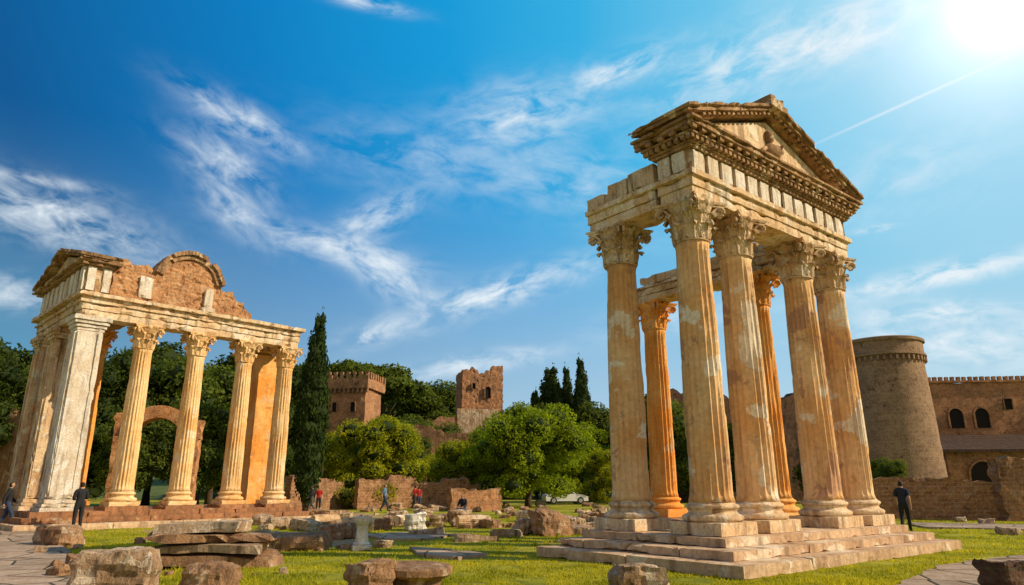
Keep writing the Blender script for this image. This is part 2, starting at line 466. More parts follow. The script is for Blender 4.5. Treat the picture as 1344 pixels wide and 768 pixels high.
g.tube([(xm-.3,-.64,zb+.45),(xm-.55,-.68,zb+.3),(xm-.45,-.76,zb+.08)],[.08,.07,.05],8)
g.tube([(xm+.3,-.64,zb+.45),(xm+.5,-.68,zb+.55),(xm+.6,-.66,zb+.8)],[.08,.07,.05],8)
put('carved_relief',g.mesh('relief_mesh',M_DARKST,True),RT)

# ================================================================ LEFT TEMPLE
LT=root('portico_ruin',(-18.2,28.6,0),R(45.9),'ruined corinthian portico with brick attic and curved gable on reddish podium','temple')
g=G()
x=-1.1
while x<10.0:
    l=random.uniform(1.5,2.6); e=min(10.3,x+l)
    if 10.3-e<.9: e=10.3
    g.box(x+.008,e-.008,-1.0+random.uniform(-.03,.04),1.2,0,.66-random.uniform(0,.02),.16,.015,.05); x=e
put('podium',g.mesh('podium_mesh',M_POD2),LT)
g=G(); g.box(-1.1,10.2,1.2,7.9,0,.62,.6,.02,.05); put('podium',g.mesh('podium_mesh',M_POD2),LT)
g=G(); blocks_course(g,-1.7,10.6,-1.75,1.0,-.05,.22,.9,.04); put('step',g.mesh('step_mesh',M_STEP),LT)
g=G(); blocks_course(g,-1.4,10.45,-1.38,1.0,.22,.44,.6,.04); put('step',g.mesh('step_mesh',M_POD2),LT)
for x in (2.3,4.65,7.0,9.2): 
    g=G(); g.box(x-.82,x+.82,-.92,.6,.60,.80,.16,.02,.06); put('plinth',g.mesh('plinth_mesh',M_POD2),LT)
make_columns(LT,[(2.3,0),(4.65,0),(7.0,0),(9.2,0),(1.1,2.5)],.80,8.55,.44,.37,M_COL2,M_COL2,M_COL2,1.2,.18,.62,1.05,M_COLO,(4,))
def pier(x,y,w,mat,z0=.6,z1=8.55,cap=True):
    g=G(); a=w/2
    M=T((x,y,0))
    g.box(-a,a,-a,a,z0+.5,z1-.55,.18,.012,.05,None)
    g.v=[(vx*(1-.12*(vz-z0)/(z1-z0)),vy*(1-.12*(vz-z0)/(z1-z0)),vz) for vx,vy,vz in g.v]
    g.v=[tuple(M@Vector(v)) for v in g.v]
    for q in (-1,1):
        g.box(x+q*a*.7-.09,x+q*a*.7+.09,y-a-.02,y-a*.8,z0+.6,z1-.7,.3,.006,.02)
        g.box(x-a-.02,x-a*.8,y+q*a*.7-.09,y+q*a*.7+.09,z0+.6,z1-.7,.3,.006,.02)
    for k,(e,b,c) in enumerate(((.20,0,.2),(.14,.2,.34),(.06,.34,.5))): g.box(x-a-e,x+a+e,y-a-e,y+a+e,z0+b,z0+c,.2,.01,.04)
    for e,b,c in ((.0,.62,.5),(.07,.5,.34),(.13,.34,.2),(.2,.2,0)): g.box(x-a+.03-e,x+a-.03+e,y-a+.03-e,y+a-.03+e,z1-b,z1-c,.2,.01,.03)
    put('pier',g.mesh('pier_mesh',mat),LT)
pier(0,0,1.1,M_WHITE); pier(0,3.4,1.1,M_ENT2); pier(0,6.3,1.05,M_ENT2)
g=G(); g.wall(1.75,lambda x:5.2+.25*math.sin(x*5),.55,.6,.1,.02,T((0,4.0,0))@RZ(math.pi/2),0,3,.25,.05)
put('brick_infill_wall',g.mesh('infill_mesh',M_BRICK),LT)
g=G()
g.wall(1.0,lambda x:8.5,.9,.6,.12,.02,T((8.9,2.7,0)),0,3,.03,.04)
put('brick_pier',g.mesh('brick_pier_mesh',M_COLO),LT)
XL=9.2
g=G()
for (a,b,h) in ((8.55,8.85,.46),(8.855,9.15,.50),(9.15,9.28,.58),(9.285,9.42,.52),(9.42,9.60,.70)):
    g.box(-h,XL+h-.08,-h,h,a,b,.14,.016,.06)
put('architrave',g.mesh('architrave_mesh',M_ENT),LT)
g=G()
for (a,b,h) in ((8.55,8.85,.50),(8.855,9.15,.54),(9.15,9.28,.62),(9.285,9.42,.56),(9.42,9.62,.78)):
    g.box(-h,h,.8,6.5+h,a,b,.17,.015,.05)
put('architrave',g.mesh('architrave_mesh',M_ENT2),LT)
g=G(); g.box(8.6,9.8,.6,3.2,8.55,9.3,.2,.03,.1); put('cross_beam',g.mesh('beam_mesh',M_DARKST),LT)
g=G(); g.box(.7,1.6,.6,3.0,8.55,9.3,.2,.03,.1); put('cross_beam',g.mesh('beam_mesh',M_DARKST),LT)
g=G(); g.box(-.55,.45,-.5,6.9,9.62,10.75,.2,.012,.03)
put('attic_frieze',g.mesh('attic_mesh',M_DARKST),LT)
for y in np.arange(-.45,6.7,.80):
    g=G(); g.box(-.64,-.52,y,y+.5,9.66,10.7,.18,.008,.03); put('frieze_panel',g.mesh('frieze_panel_mesh',M_WHITE),LT)
for x in (-.5,.1):
    g=G(); g.box(x,x+.32,-.58,-.47,9.66,10.7,.18,.008,.03); put('frieze_panel',g.mesh('frieze_panel_mesh',M_WHITE),LT)
g=G(); g.box(-.78,.6,-.72,7.2,10.75,10.86,.14,.012,.04); g.box(-.95,.72,-.88,7.4,10.863,10.98,.14,.014,.06)
put('cornice',g.mesh('cornice_mesh',M_DARKST),LT)
g=G()
gx=G(); tri_wall(gx,-.6,7.1,3.25,10.97,12.0,-.45,.45)
g.ext([(-.08-v[1],v[0],v[2]) for v in gx.v],gx.f)
put('tympanum',g.mesh('tympanum_mesh',M_ENT2),LT)
g=G(); rise2=1.12; hw2=4.12; an=math.atan2(rise2,hw2); l2=math.hypot(rise2,hw2)
for sgn in (1,-1):
    M=T((-.12,3.25-sgn*hw2,10.98))@RZ(math.pi/2*sgn)@RY(-an)
    g.box(0,l2+.02,-.70,.70,0,.09,.14,.008,.03,M); g.box(-.05,l2+.03,-.84,.82,.093,.24,.14,.014,.06,M)
put('raking_cornice',g.mesh('raking_cornice_mesh',M_DARKST),LT)
prof=[(.5,11.25),(1.0,11.4),(1.3,11.2),(1.9,11.25),(2.15,11.0),(2.25,11.3),(2.5,11.75),(2.9,12.12),(3.4,12.36),(3.85,12.42),(4.3,12.32),(4.7,12.05),(5.05,11.65),(5.25,11.25),(5.3,10.85),(5.9,10.82),(6.0,10.45),(6.45,10.4),(6.55,10.05),(6.95,9.95)]
def pt(x,prof=prof):
    return float(np.interp(x,[p[0] for p in prof],[p[1] for p in prof]))
g=G(); g.wall(6.4,pt,.8,9.58,.08,.03,None,.5,2,.16,.09); put('brick_attic_wall',g.mesh('attic_wall_mesh',M_RUBB),LT)
g=G()
# curved hood cornice following the gable arch (two stacked voussoir bands)
c0=(3.78,10.75)
for r0,r1,y0,y1 in ((1.22,1.42,-.50,-.36),(1.42,1.60,-.62,.48)):
    nseg=26
    for k in range(nseg):
        if (r0>1.4 and k in (7,8,19)) or (r0<1.4 and k in (20,)): continue
        a0=math.pi*(.06+.88*k/nseg); a1=math.pi*(.06+.88*(k+.96)/nseg); e=.03*nz(k*1.7,r0,2)
        vs=[(c0[0]+(r+e)*math.cos(a)*1.02,y,c0[1]+(r+e)*math.sin(a)*1.03) for r in (r0,r1) for a in (a0,a1) for y in (y0,y1)]
        g.ext(vs,[(0,2,3,1),(4,5,7,6),(0,4,6,2),(1,3,7,5),(0,1,5,4),(2,6,7,3)])
put('arched_moulding',g.mesh('arched_moulding_mesh',M_DARKST),LT)
g=G(); g.box(1.6,2.15,-.52,-.34,9.75,10.75,.12,.02,.05); put('marble_relief_panel',g.mesh('relief_panel_mesh',M_WHITE),LT)
g=G(); g.box(4.5,4.9,-.55,-.34,9.8,10.75,.12,.02,.06); g.box(4.38,5.02,-.58,-.34,9.64,9.81,.12,.02,.04)
put('marble_relief_panel',g.mesh('relief_panel_mesh',M_WHITE),LT)

# ================================================================ background structures
def win(parent,x,z,w,h,y,arch=True,mat=M_OPEN,ring=M_BRICKD,M=Matrix.Identity(4)):
    pts=[(x-w/2,z),(x+w/2,z)]
    if arch: pts+=[(x+w/2*math.cos(a),z+h-w/2+w/2*math.sin(a)) for a in np.linspace(0,math.pi,11)]
    else: pts+=[(x+w/2,z+h),(x-w/2,z+h)]
    g=G(); n=len(pts); g.ext([(p[0],y,p[1]) for p in pts]+[(p[0],y+.02,p[1]) for p in pts],[tuple(range(n))],M)
    o=put('window',g.mesh('window_mesh',mat),parent)
    g=G(); t=.22 if w>1 else .12
    for k in range(1,n):
        a=Vector((pts[k][0],0,pts[k][1])); b=Vector((pts[(k+1)%n][0],0,pts[(k+1)%n][1]))
        if k==n-1 : b=Vector((pts[0][0],0,pts[0][1]))
        d=(b-a); L=d.length
        if L<.01: continue
        an=math.atan2(d.z,d.x)
        g.box(0,L+.02,-.18,.02,-t,0,1,.0,.0,M@T((a.x,y,a.z))@RY(-an))
    put('frame',g.mesh('window_frame_mesh',ring),o)
    return o
X=at(461,92,560)
BT=root('crenellated_tower',(X,92,0),R(-10),'square brick watchtower with crenellated parapet','tower')
g=G(); g.box(-2.9,2.9,-2.8,2.8,0,14.0,.6,.08,.1); g.box(-3.3,3.3,-3.2,3.2,14.0,15.3,.4,.05,.08)
put('tower_wall',g.mesh('tower_wall_mesh',M_BRICKB),BT)
def merlon(x,y,w,d):
    g=G(); g.box(x,x+w,y,y+d,15.3,16.15,.3,.03,.06); put('merlon',g.mesh('merlon_mesh',M_BRICKB),BT)
for i in range(8):
    for y in (-3.2,2.85): merlon(-3.3+i*.88,y,.44,.35)
    for x in (-3.3,2.95):
        if 0<i<7: merlon(x,-3.2+i*.84,.35,.42)
g=G()
for i in range(11):
    g.box(-3.2+i*.62,-3.2+i*.62+.25,-3.18,-2.7,13.4,14.02,.3,.02,.03)
g.box(-3.2,3.2,-3.1,-2.75,13.9,14.05,.3,.02,.02)
put('corbels',g.mesh('corbel_mesh',M_BRICKD),BT)
win(BT,-1.2,11.0,.6,1.2,-2.92); win(BT,1.3,11.0,.6,1.2,-2.92)
X=at(628,112,540)
CT=root('ruined_tower',(X,112,0),R(14),'boxy ruined brick tower with uneven broken top and window','tower')
def ctop(x): return 19.6+(.9 if x>4.6 else 0)+(.5 if 1.2<x<2.0 else 0)-(.5 if 2.6<x<3.8 else 0)
g=G()
g.wall(6.6,ctop,.9,0,.3,.08,T((-3.3,-2.8,0)),0,1,.3,.15)
g.wall(5.6,lambda x:20.3-.12*x,.9,0,.3,.08,T((2.9,-2.8,0))@RZ(math.pi/2),0,6,.3,.15)
g.wall(5.6,lambda x:19.6,.9,0,.3,.08,T((-2.9,-2.8,0))@RZ(math.pi/2),0,8,.3,.15)
g.wall(6.4,lambda x:19.3,.9,0,.4,.08,T((-3.2,2.8,0)),0,3,.3)
put('tower_wall',g.mesh('tower_wall_mesh',M_BRICKB),CT)
win(CT,.8,15.2,.9,1.8,-3.45); win(CT,-1.5,16.6,.5,.9,-3.45,False)
g=G(); g.box(-4.2,2.5,-4.2,-3.3,0,13.4,.6,.06,.2); put('buttress_wall',g.mesh('buttress_mesh',M_ROCK),CT)
g=G(); g.wall(5.5,lambda x:11.5+.5*(x>2.5),1.0,0,.4,.1,T((-9.6,-3.5,0)),0,9,.5,.1); put('side_wall',g.mesh('side_wall_mesh',M_BRICKD),CT)
g=G(); g.wall(4,lambda x:12.5-.5*x,1.0,0,.4,.1,T((3.3,-3,0)),0,19,.5,.1); put('side_wall',g.mesh('side_wall_mesh',M_BRICKD),CT)
def bwall(name,p0,p1,top,th,mat,label,cat='wall',sd=0,jag=.25,seg=.5,group=None):
    a=Vector((p0[0],p0[1],0)); b=Vector((p1[0],p1[1],0)); L=(b-a).length
    g=G(); g.wall(L,top,th,-.1,seg,.08,None,0,sd,jag,.1)
    o=put(name,g.mesh(name+'_mesh',mat),None,a,(0,0,math.atan2(b.y-a.y,b.x-a.x)))
    return tag(o,label,cat,group)
bwall('ruined_wall',(at(536,82),82),(at(622,82),82),lambda x:8.6-.15*x if x<4 else 7.6,1.2,M_BRICKD,'tall brown brick ruined wall behind shrubs',sd=4,jag=.5)
bwall('low_brick_wall',(at(378,50),50),(at(470,58),58),lambda x:2.3-.05*x,.6,M_BRICKD,'low crumbling brick garden wall',sd=1,seg=.2)
bwall('low_brick_wall',(at(468,54),54),(at(655,62),62),lambda x:2.1+.4*(x%5>2.5)-.03*x,.7,M_BRICKD,'low crumbling brick wall with stepped top',sd=2,seg=.2)
bwall('low_brick_wall',(at(590,50),50),(at(655,52),52),lambda x:1.4,.7,M_BRICKB,'short low brown brick wall stub',sd=7,seg=.2)
bwall('boundary_wall',(at(1142,37),38.5),(at(1310,37),36.5),lambda x:1.95+.12*math.sin(x*.7),.7,M_BRICKD,'low brick boundary wall beside lawn',sd=12,jag=.15,seg=.18)
bwall('boundary_wall',(at(1308,36),36),(at(1480,36),35),lambda x:2.95,.9,M_BRICKD,'higher broken brick wall pier beside lawn',sd=15,jag=.3,seg=.18)
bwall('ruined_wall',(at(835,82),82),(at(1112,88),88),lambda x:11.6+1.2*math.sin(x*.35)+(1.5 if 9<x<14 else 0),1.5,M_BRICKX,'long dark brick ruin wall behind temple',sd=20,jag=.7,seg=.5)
bwall('ruined_wall',(at(-60,48),48),(at(30,47),47),lambda x:7.0-.1*x,1.0,M_ROCK2,'weathered stone wall under trees',sd=22,jag=.5,seg=.5)
X=at(1163,75,514)
TW=root('round_tower',(X,75,0),0,'massive round brick tower with corbelled crown','tower')
g=G(); prf=[(4.5-.45*(z/15.0),z) for z in np.linspace(0,15.0,24)]
g.lathe(prf,72,amp=.07); put('tower_wall',g.mesh('tower_wall_mesh',M_TOWER,True),TW)
g=G(); g.lathe([(4.05,15.0),(4.38,15.15),(4.38,15.35),(4.2,15.4),(4.2,16.6),(4.4,16.7),(4.4,16.98),(4.15,17.1),(3.5,17.1)],72,amp=.04)
for i in range(44):
    a=2*math.pi*i/44
    g.box(3.95,4.36,-.12,.12,14.55,15.02,.4,.01,.02,RZ(a))
put('tower_crown',g.mesh('tower_crown_mesh',M_TOWER),TW)
BB=root('brick_building',(at(1216,86,540),86,0),R(-6),'long brick building with crenellated roofline and arched windows','building')
g=G(); g.box(0,32,0,12,0,14.2,.9,.06,.08); put('wall',g.mesh('building_wall_mesh',M_BRICKB),BB)
g=G(); 
for i in range(46): g.box(i*.7,i*.7+.42,-.1,.3,14.44,14.95,.5,.02,.03)
g.box(-.1,32.1,-.2,.4,14.2,14.47,.6,.02,.03)
put('battlements',g.mesh('battlement_mesh',M_BRICKB),BB)
for x in (3.3,6.3,13.5): win(BB,x,8.6,1.6,2.4,-.1)
win(BB,9.6,10.8,.9,1.3,-.1,False)
g=G(); g.box(-1.5,30,-6,0,0,5.6,.9,.06,.08)
put('lean_to_wall',g.mesh('leanto_mesh',M_BRICKD),BB)
g=G(); g.ext([(-2.2,-6.8,5.4),(30,-6.8,5.4),(30,-.05,7.5),(-2.2,-.05,7.5),(-2.2,-6.8,5.7),(30,-6.8,5.7),(30,-.05,7.8),(-2.2,-.05,7.8)],[(3,2,1,0),(4,5,6,7),(0,1,5,4),(1,2,6,5),(2,3,7,6),(3,0,4,7)])
put('roof',g.mesh('roof_mesh',M_ROOF),BB)
for x,w,h in ((2.2,3.0,4.4),(7.5,1.6,2.2)): win(BB,x,0 if w>2.5 else 1.8,w,h,-6.12)
AR=root('arch_ruin',(at(205,44,600),44,0),R(15),'small ruined brick archway among trees','arch')
g=G()
for sx in (-1,1):
    g.box(sx*1.9-.55,sx*1.9+.55,-.6,.6,0,4.6,.3,.05,.1)
n=14
for k in range(n):
    a0=math.pi*k/n; a1=math.pi*(k+1)/n
    vs=[]
    for r in (1.38,2.15):
        for a in (a0,a1):
            for y in (-.62,.62): vs.append((r*math.cos(a),y,4.4+r*math.sin(a)))
    g.ext(vs,[(0,2,3,1),(4,5,7,6),(0,4,6,2),(1,3,7,5),(0,1,5,4),(2,6,7,3)])
put('arch',g.mesh('arch_mesh',M_BRICK),AR)
for x0_,h_,sd_ in ((-2.5,6.0,3),(1.4,5.6,5)):
    g=G(); g.wall(1.1,lambda x:h_,.9,4.5,.3,.08,T((x0_,0,0)),0,sd_,.3); put('wall',g.mesh('arch_wall_mesh',M_BRICK),AR)

# ================================================================ vegetation
def crown(name,blobs,nl,size,mat,gap=-.12,freq=.9,upright=0,shell=(.72,1.08),core=.72,flat=1.0):
    b=np.array(blobs); w=(b[:,3]*b[:,4]+b[:,3]*b[:,5]); w/=w.sum()
    k=rng.choice(len(b),nl,p=w)
    d=rng.normal(size=(nl,3)); d/=np.linalg.norm(d,axis=1)[:,None]
    rr=rng.uniform(shell[0],shell[1],nl)
    P=b[k,:3]+d*b[k,3:6]*rr[:,None]
    keep=np.array([noise.noise(Vector(p)*freq)+.5*noise.noise(Vector(p)*freq*2.7)>gap for p in P]); P=P[keep]; d=d[keep]; n=len(P)
    N=d+rng.normal(size=(n,3))*.7
    if upright: N[:,2]*=.2
    N/=np.linalg.norm(N,axis=1)[:,None]
    A=rng.normal(size=(n,3))
    if upright: A=A*.35+np.array([0,0,1.])
    A-=N*(A*N).sum(1)[:,None]; A/=np.linalg.norm(A,axis=1)[:,None]
    B=np.cross(N,A); s=(size*rng.uniform(.6,1.4,n))[:,None]
    V=np.stack([P-A*s,P+B*s*.5*flat,P+A*s,P-B*s*.5*flat],1).reshape(-1,3)
    fs=np.arange(4*n).reshape(-1,4).tolist(); vs=V.tolist(); nleaf=len(fs)
    g=G(); g.v=[tuple(v) for v in vs]; g.f=[tuple(f) for f in fs]
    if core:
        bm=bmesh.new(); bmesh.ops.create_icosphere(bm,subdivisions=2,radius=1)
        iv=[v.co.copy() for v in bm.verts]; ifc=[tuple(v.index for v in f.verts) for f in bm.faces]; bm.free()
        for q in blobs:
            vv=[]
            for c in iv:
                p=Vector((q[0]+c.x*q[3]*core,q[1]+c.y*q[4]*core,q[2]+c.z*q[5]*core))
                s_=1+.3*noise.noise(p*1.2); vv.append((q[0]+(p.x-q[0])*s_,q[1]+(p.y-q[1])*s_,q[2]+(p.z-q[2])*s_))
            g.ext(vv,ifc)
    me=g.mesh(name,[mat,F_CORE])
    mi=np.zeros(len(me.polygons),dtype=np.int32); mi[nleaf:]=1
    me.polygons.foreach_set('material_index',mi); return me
def rblobs(n,cx,cz,R_,H,r0,r1,seed,flatb=.75):
    rd=random.Random(seed); out=[]
    for i in range(n):
        a=rd.uniform(0,6.283); q=math.sqrt(rd.random())*.8; z=rd.uniform(-.85,.85)
        k=math.sqrt(max(0,1-z*z)); r=rd.uniform(r0,r1)
        out.append((cx+math.cos(a)*q*k*R_,math.sin(a)*q*k*R_,cz+z*H,r,r,r*flatb))
    return out
def trunk(name,h,r,limbs,seed,spread=1.5):
    rd=random.Random(seed); g=G()
    pts=[(0.1*nz(k*.7,seed,0)*h*.3,.1*nz(k*.7,seed,5)*h*.3,h*k/6-.1) for k in range(7)]
    g.tube(pts,[r*(1.25 if k==0 else 1-.1*k) for k in range(7)],10)
    for i in range(limbs):
        a=6.283*i/limbs+rd.random(); z=h*rd.uniform(.5,.95); l=spread*rd.uniform(.7,1.2)
        g.tube([(0,0,z),(math.cos(a)*l*.5,math.sin(a)*l*.5,z+l*.45),(math.cos(a)*l,math.sin(a)*l,z+l*1.0)],[r*.45,r*.3,r*.1],7)
    return g.mesh(name,M_TRUNK,True)
BB_=rblobs(34,0,4.9,4.7,3.0,1.0,1.8,3)+[(3.2*math.cos(a),3.2*math.sin(a),1.6,1.3,1.3,.9) for a in (0.3,1.4,2.6,3.9,5.1)]
C_BIG=crown('broadleaf_crown_mesh',BB_,42000,.11,F_BRIGHT,-.25,.9,core=.55)
T_BIG=trunk('broadleaf_trunk_mesh',3.2,.28,6,2,2.2)
YB_=rblobs(24,0,3.2,3.2,2.5,.8,1.4,11)+[(2.2*math.cos(a),2.2*math.sin(a),.9,1.1,1.1,.8) for a in (0.3,1.4,2.6,3.9,5.1)]
C_YEL=crown('shrub_crown_mesh',YB_,27000,.095,F_YEL,-.25,1.1,core=.55)
T_YEL=trunk('shrub_trunk_mesh',2.0,.2,6,5,1.5)
C_DRK=crown('dark_crown_mesh',rblobs(26,0,8.5,4.0,5.0,1.4,2.5,21),17000,.20,F_DARK,-.2,.7,core=.66)
T_DRK=trunk('dark_trunk_mesh',7,.32,6,9,2.2)
C_GRN=crown('green_crown_mesh',rblobs(28,0,7.2,4.4,5.0,1.4,2.4,31),18000,.20,F_PINE,-.25,.7,core=.62)
cb=[]
for i in range(30):
    t=i/29; r=1.22*(math.sin(math.pi*min(1,(t*.86+.12)))**.75)*(1-.25*t)
    a=i*2.4; cb.append((.22*math.cos(a),.22*math.sin(a),1.3+t*11.4,max(.2,r*.85),max(.2,r*.85),.95))
C_CYP=crown('cypress_crown_mesh',cb,20000,.13,F_CYP,-.3,1.6,1,(.7,1.15),.82,.8)
T_CYP=trunk('cypress_trunk_mesh',2.6,.22,0,4)
ub=[(math.cos(a)*q,math.sin(a)*q,11.5+random.uniform(-.4,.5)-q*.15,1.9,1.9,.9) for a,q in [(random.uniform(0,6.28),random.uniform(0,3.6)) for _ in range(16)]]
C_UMB=crown('umbrella_pine_crown_mesh',ub,9000,.23,F_PINE,-.2,.8,core=.66)
T_UMB=trunk('umbrella_pine_trunk_mesh',10.2,.34,7,12,2.0)
def tree(name,cm,tm,x,y,s,rz,label,cat='tree',group=None,z=0,sz=None):
    o=root(name,(x,y,z),rz,label,cat,group); o.scale=(s,s,sz or s)
    put('trunk',tm,o); put('crown',cm,o); return o
tree('cypress_tree',C_CYP,T_CYP,at(410,48,540),48,1.03,0,'tall narrow dark cypress beside portico')
tree('broadleaf_tree',C_BIG,T_BIG,at(693,60,600),60,1.05,.4,'large bright green leafy tree by rubble')
tree('broadleaf_tree',C_BIG,T_BIG,at(650,66,600),66,.88,2.1,'bright green leafy tree beside a larger one')
tree('broadleaf_tree',C_BIG,T_BIG,at(756,80,600),80,1.05,4.1,'bright green leafy tree near parked cars')
tree('yellow_green_tree',C_YEL,T_YEL,at(486,58,600),58,1.22,.2,'rounded yellow-green tree in front of tower')
tree('yellow_green_tree',C_YEL,T_YEL,at(450,60,600),60,1.02,2.2,'yellow-green tree behind low brick wall')
tree('yellow_green_tree',C_YEL,T_YEL,at(516,60,600),60,.95,3.2,'yellow-green tree behind low brick wall')
tree('yellow_green_tree',C_YEL,T_YEL,at(600,68,600),68,1.0,1.2,'small yellow-green tree by brown wall')
tree('yellow_green_tree',C_YEL,T_YEL,at(577,72,600),72,.8,2.6,'small yellow-green tree by brown wall')
tree('yellow_green_tree',C_YEL,T_YEL,at(797,72,600),72,.9,1.9,'small green tree at lawn edge')
gl='dark trees behind the portico'
for px,Y,s in ((-70,52,.95),(-20,58,.95),(30,54,.85),(70,60,.95),(120,60,1.0),(160,54,.85),(205,62,1.0),(240,56,.9),(285,60,.95),(325,66,1.0),(362,64,.9),(95,50,.75),(-40,46,.72),(270,50,.6),(180,48,.55),(385,75,.85)):
    tree('broadleaf_tree',C_DRK if px%3 else C_GRN,T_DRK,at(px,Y,560),Y,s,px*.37,'dense green tree in a shady grove',group=gl)
gl='trees on the wooded slope'
for px,Y,s in ((520,95,.8),(548,100,.9),(575,104,.85),(512,80,.7),(540,78,.6),(590,98,.7),(670,100,.95),(690,105,1.0),(712,98,1.0),(735,105,1.0),(765,100,1.0),(790,96,1.0),(815,100,1.0),(655,104,.6),(840,96,.9),(865,80,.95),(905,76,.6),(960,78,.7),(1065,78,.55)):
    tree('broadleaf_tree',C_GRN,T_DRK,at(px,Y,560),Y,s,px*.31,'mid green leafy tree on wooded slope',group=gl)
for px,s in ((525,1.45),(542,1.6),(558,1.65),(574,1.6),(592,1.4)):
    tree('broadleaf_tree',C_GRN,T_DRK,at(px,140,540),140,s,px*.77,'round green tree on rounded hilltop',group='trees on the rounded hilltop',z=1.5)
for px,Y,s,w in ((744,98,1.38,1.0),(763,96,1.45,1.1),(722,100,1.4,2.0),(733,97,1.2,1.0),(702,98,1.12,1.5)):
    o=tree('cypress_tree',C_CYP,T_CYP,at(px,Y,500),Y,s*w*.9,px,'distant dark pointed cypress on slope',group='distant cypresses',sz=s)
for px,Y,s in ((452,118,1.75),(484,124,1.85),(505,120,1.6),(436,122,1.6)):
    tree('umbrella_pine_tree',C_UMB,T_UMB,at(px,Y,480),Y,s,px,'umbrella pine behind brick tower',group='umbrella pines')
tree('broadleaf_tree',C_GRN,T_DRK,at(1150,62,600),62,.32,1,'small dark shrub at foot of round tower')
tree('broadleaf_tree',C_GRN,T_DRK,at(1168,60,600),60,.3,2,'small dark shrub at foot of round tower')
g=G(); nx,ny=60,14; 
def hz(x,y): return max(0,(y-105)/60)*(10+4*nz(x*.02,y*.02,1))*max(0,min(1,(60-x)/60)) -.3
vs=[(-160+240*i/nx,104+90*j/ny,hz(-160+240*i/nx,104+90*j/ny)) for j in range(ny+1) for i in range(nx+1)]
fs=[(j*(nx+1)+i,j*(nx+1)+i+1,(j+1)*(nx+1)+i+1,(j+1)*(nx+1)+i) for j in range(ny) for i in range(nx)]
g.ext(vs,fs); M_HILL=plain('hill_scrub',(.09,.12,.03),.95,0,.5,.4)
o=put('hill',g.mesh('hill_mesh',M_HILL,True)); o['kind']='structure'
wb=[]
rd=random.Random(5)
for i in range(95):
    x=rd.uniform(-110,70); y=rd.uniform(135,175); r=rd.uniform(4,7)
    wb.append((x,y,max(2,hz(x,y)+r*.4),r,r,r*.8))
for i in range(40):
    x=rd.uniform(-120,-35); y=rd.uniform(85,110); r=rd.uniform(4,6); wb.append((x,y,rd.uniform(4,9),r,r,r))
o=put('woodland',crown('woodland_mesh',wb,50000,.5,F_PINE,-.15,.35)); o['kind']='stuff'; o['label']='distant wooded hillside of mixed green trees'; o['category']='woodland'

# ================================================================ ground
RTM=RT.matrix_basis.inverted(); LTM=LT.matrix_basis.inverted()
def inrect(M,x,y,r):
    p=M@Vector((x,y,0)); return r[0]<p.x<r[1] and r[2]<p.y<r[3]
pathA=[gp(-260,697),gp(58,697),gp(88,722),gp(125,800),gp(-260,800)]
pathB=[gp(1165,775),gp(1235,742),gp(1344,728),gp(1560,728),gp(1500,800),gp(1200,800)]
pathC=[gp(1190,686),gp(1400,690),gp(1400,697),gp(1215,692)]
pathD=[gp(535,719),gp(590,722),gp(640,729),gp(600,733),gp(548,727)]
pathE=[gp(470,702),gp(540,699),gp(600,702),gp(560,708),gp(505,708)]
def inpoly(x,y,P):
    c=False; n=len(P)
    for i in range(n):
        x1,y1=P[i]; x2,y2=P[(i+1)%n]
        if (y1>y)!=(y2>y) and x<(x2-x1)*(y-y1)/(y2-y1)+x1: c=not c
    return c
def dirt(x,y):
    d=nz(x*.16,y*.16,4)+.5*nz(x*.5,y*.5,8)+.35*nz(x*1.6,y*1.6,2)
    d=(d-.30)*2.6
    if y>36: d+=.12
    return max(0,min(1,d))
def gzf(x,y): return -.05+.045*nz(x*.35,y*.35,0)+.02*nz(x*1.2,y*1.2,5)
xs=list(np.concatenate([[-900,-400,-200,-120,-80,-55],np.arange(-40,34,.32),[40,55,80,120,200,400,900]]))
ys=list(np.concatenate([[-300,-100,-30,0,6],np.arange(10,62,.32),[66,72,80,95,120,160,250,450,900]]))
V=[];D=[]
for y in ys:
    for x in xs:
        fine=-41<x<34 and 9<y<62
        V.append((x,y,gzf(x,y) if fine else -.05)); D.append(dirt(x,y) if fine else .35)
nx=len(xs); fs=[(j*nx+i,j*nx+i+1,(j+1)*nx+i+1,(j+1)*nx+i) for j in range(len(ys)-1) for i in range(nx-1)]
s=NT('lawn_ground'); p=s.pos(); at_=s.n('ShaderNodeAttribute',attribute_name='dirt')
n1=s.noise(p,.45,4,.6); n2=s.noise(p,3.5,5,.7); n3=s.noise(p,22,3,.7)
gr=s.mix(s.rng(n1,.4,.6),(.22,.24,.018),(.44,.40,.035)); gr=s.mix(s.rng(n2,.48,.66,0,.75),gr,(.12,.125,.016))
so=s.mix(n2,(.30,.19,.09),(.48,.34,.19)); 
f=s.rng(s.math('ADD',at_.outputs['Fac'],s.rng(n2,.3,.7,-.35,.35)),.4,.65)
col=s.mix(f,gr,so); col=s.mix(1.0,col,s.mix(s.rng(n3,.3,.7),(.65,.65,.65),(1.2,1.2,1.2)),'MULTIPLY')
nb=s.bump(n3,.8,.04)
M_GR=s.finish(col,.95,nb,.1)
me=bpy.data.meshes.new('ground_mesh'); me.from_pydata(V,[],fs); me.materials.append(M_GR)
a=me.attributes.new('dirt','FLOAT','POINT'); a.data.foreach_set('value',D)
o=put('ground',me); o['kind']='structure'
s=NT('stone_paving'); p=s.pos()
vo=s.n('ShaderNodeTexVoronoi',feature='DISTANCE_TO_EDGE'); s.l(p,vo.inputs['Vector']); vo.inputs['Scale'].default_value=.85
vc=s.n('ShaderNodeTexVoronoi'); s.l(p,vc.inputs['Vector']); vc.inputs['Scale'].default_value=.85
n2=s.noise(p,2.5,5,.7); n3=s.noise(p,14,4,.7)
col=s.mix(s.rng(n2,.35,.65),(.40,.27,.18),(.58,.45,.33)); 
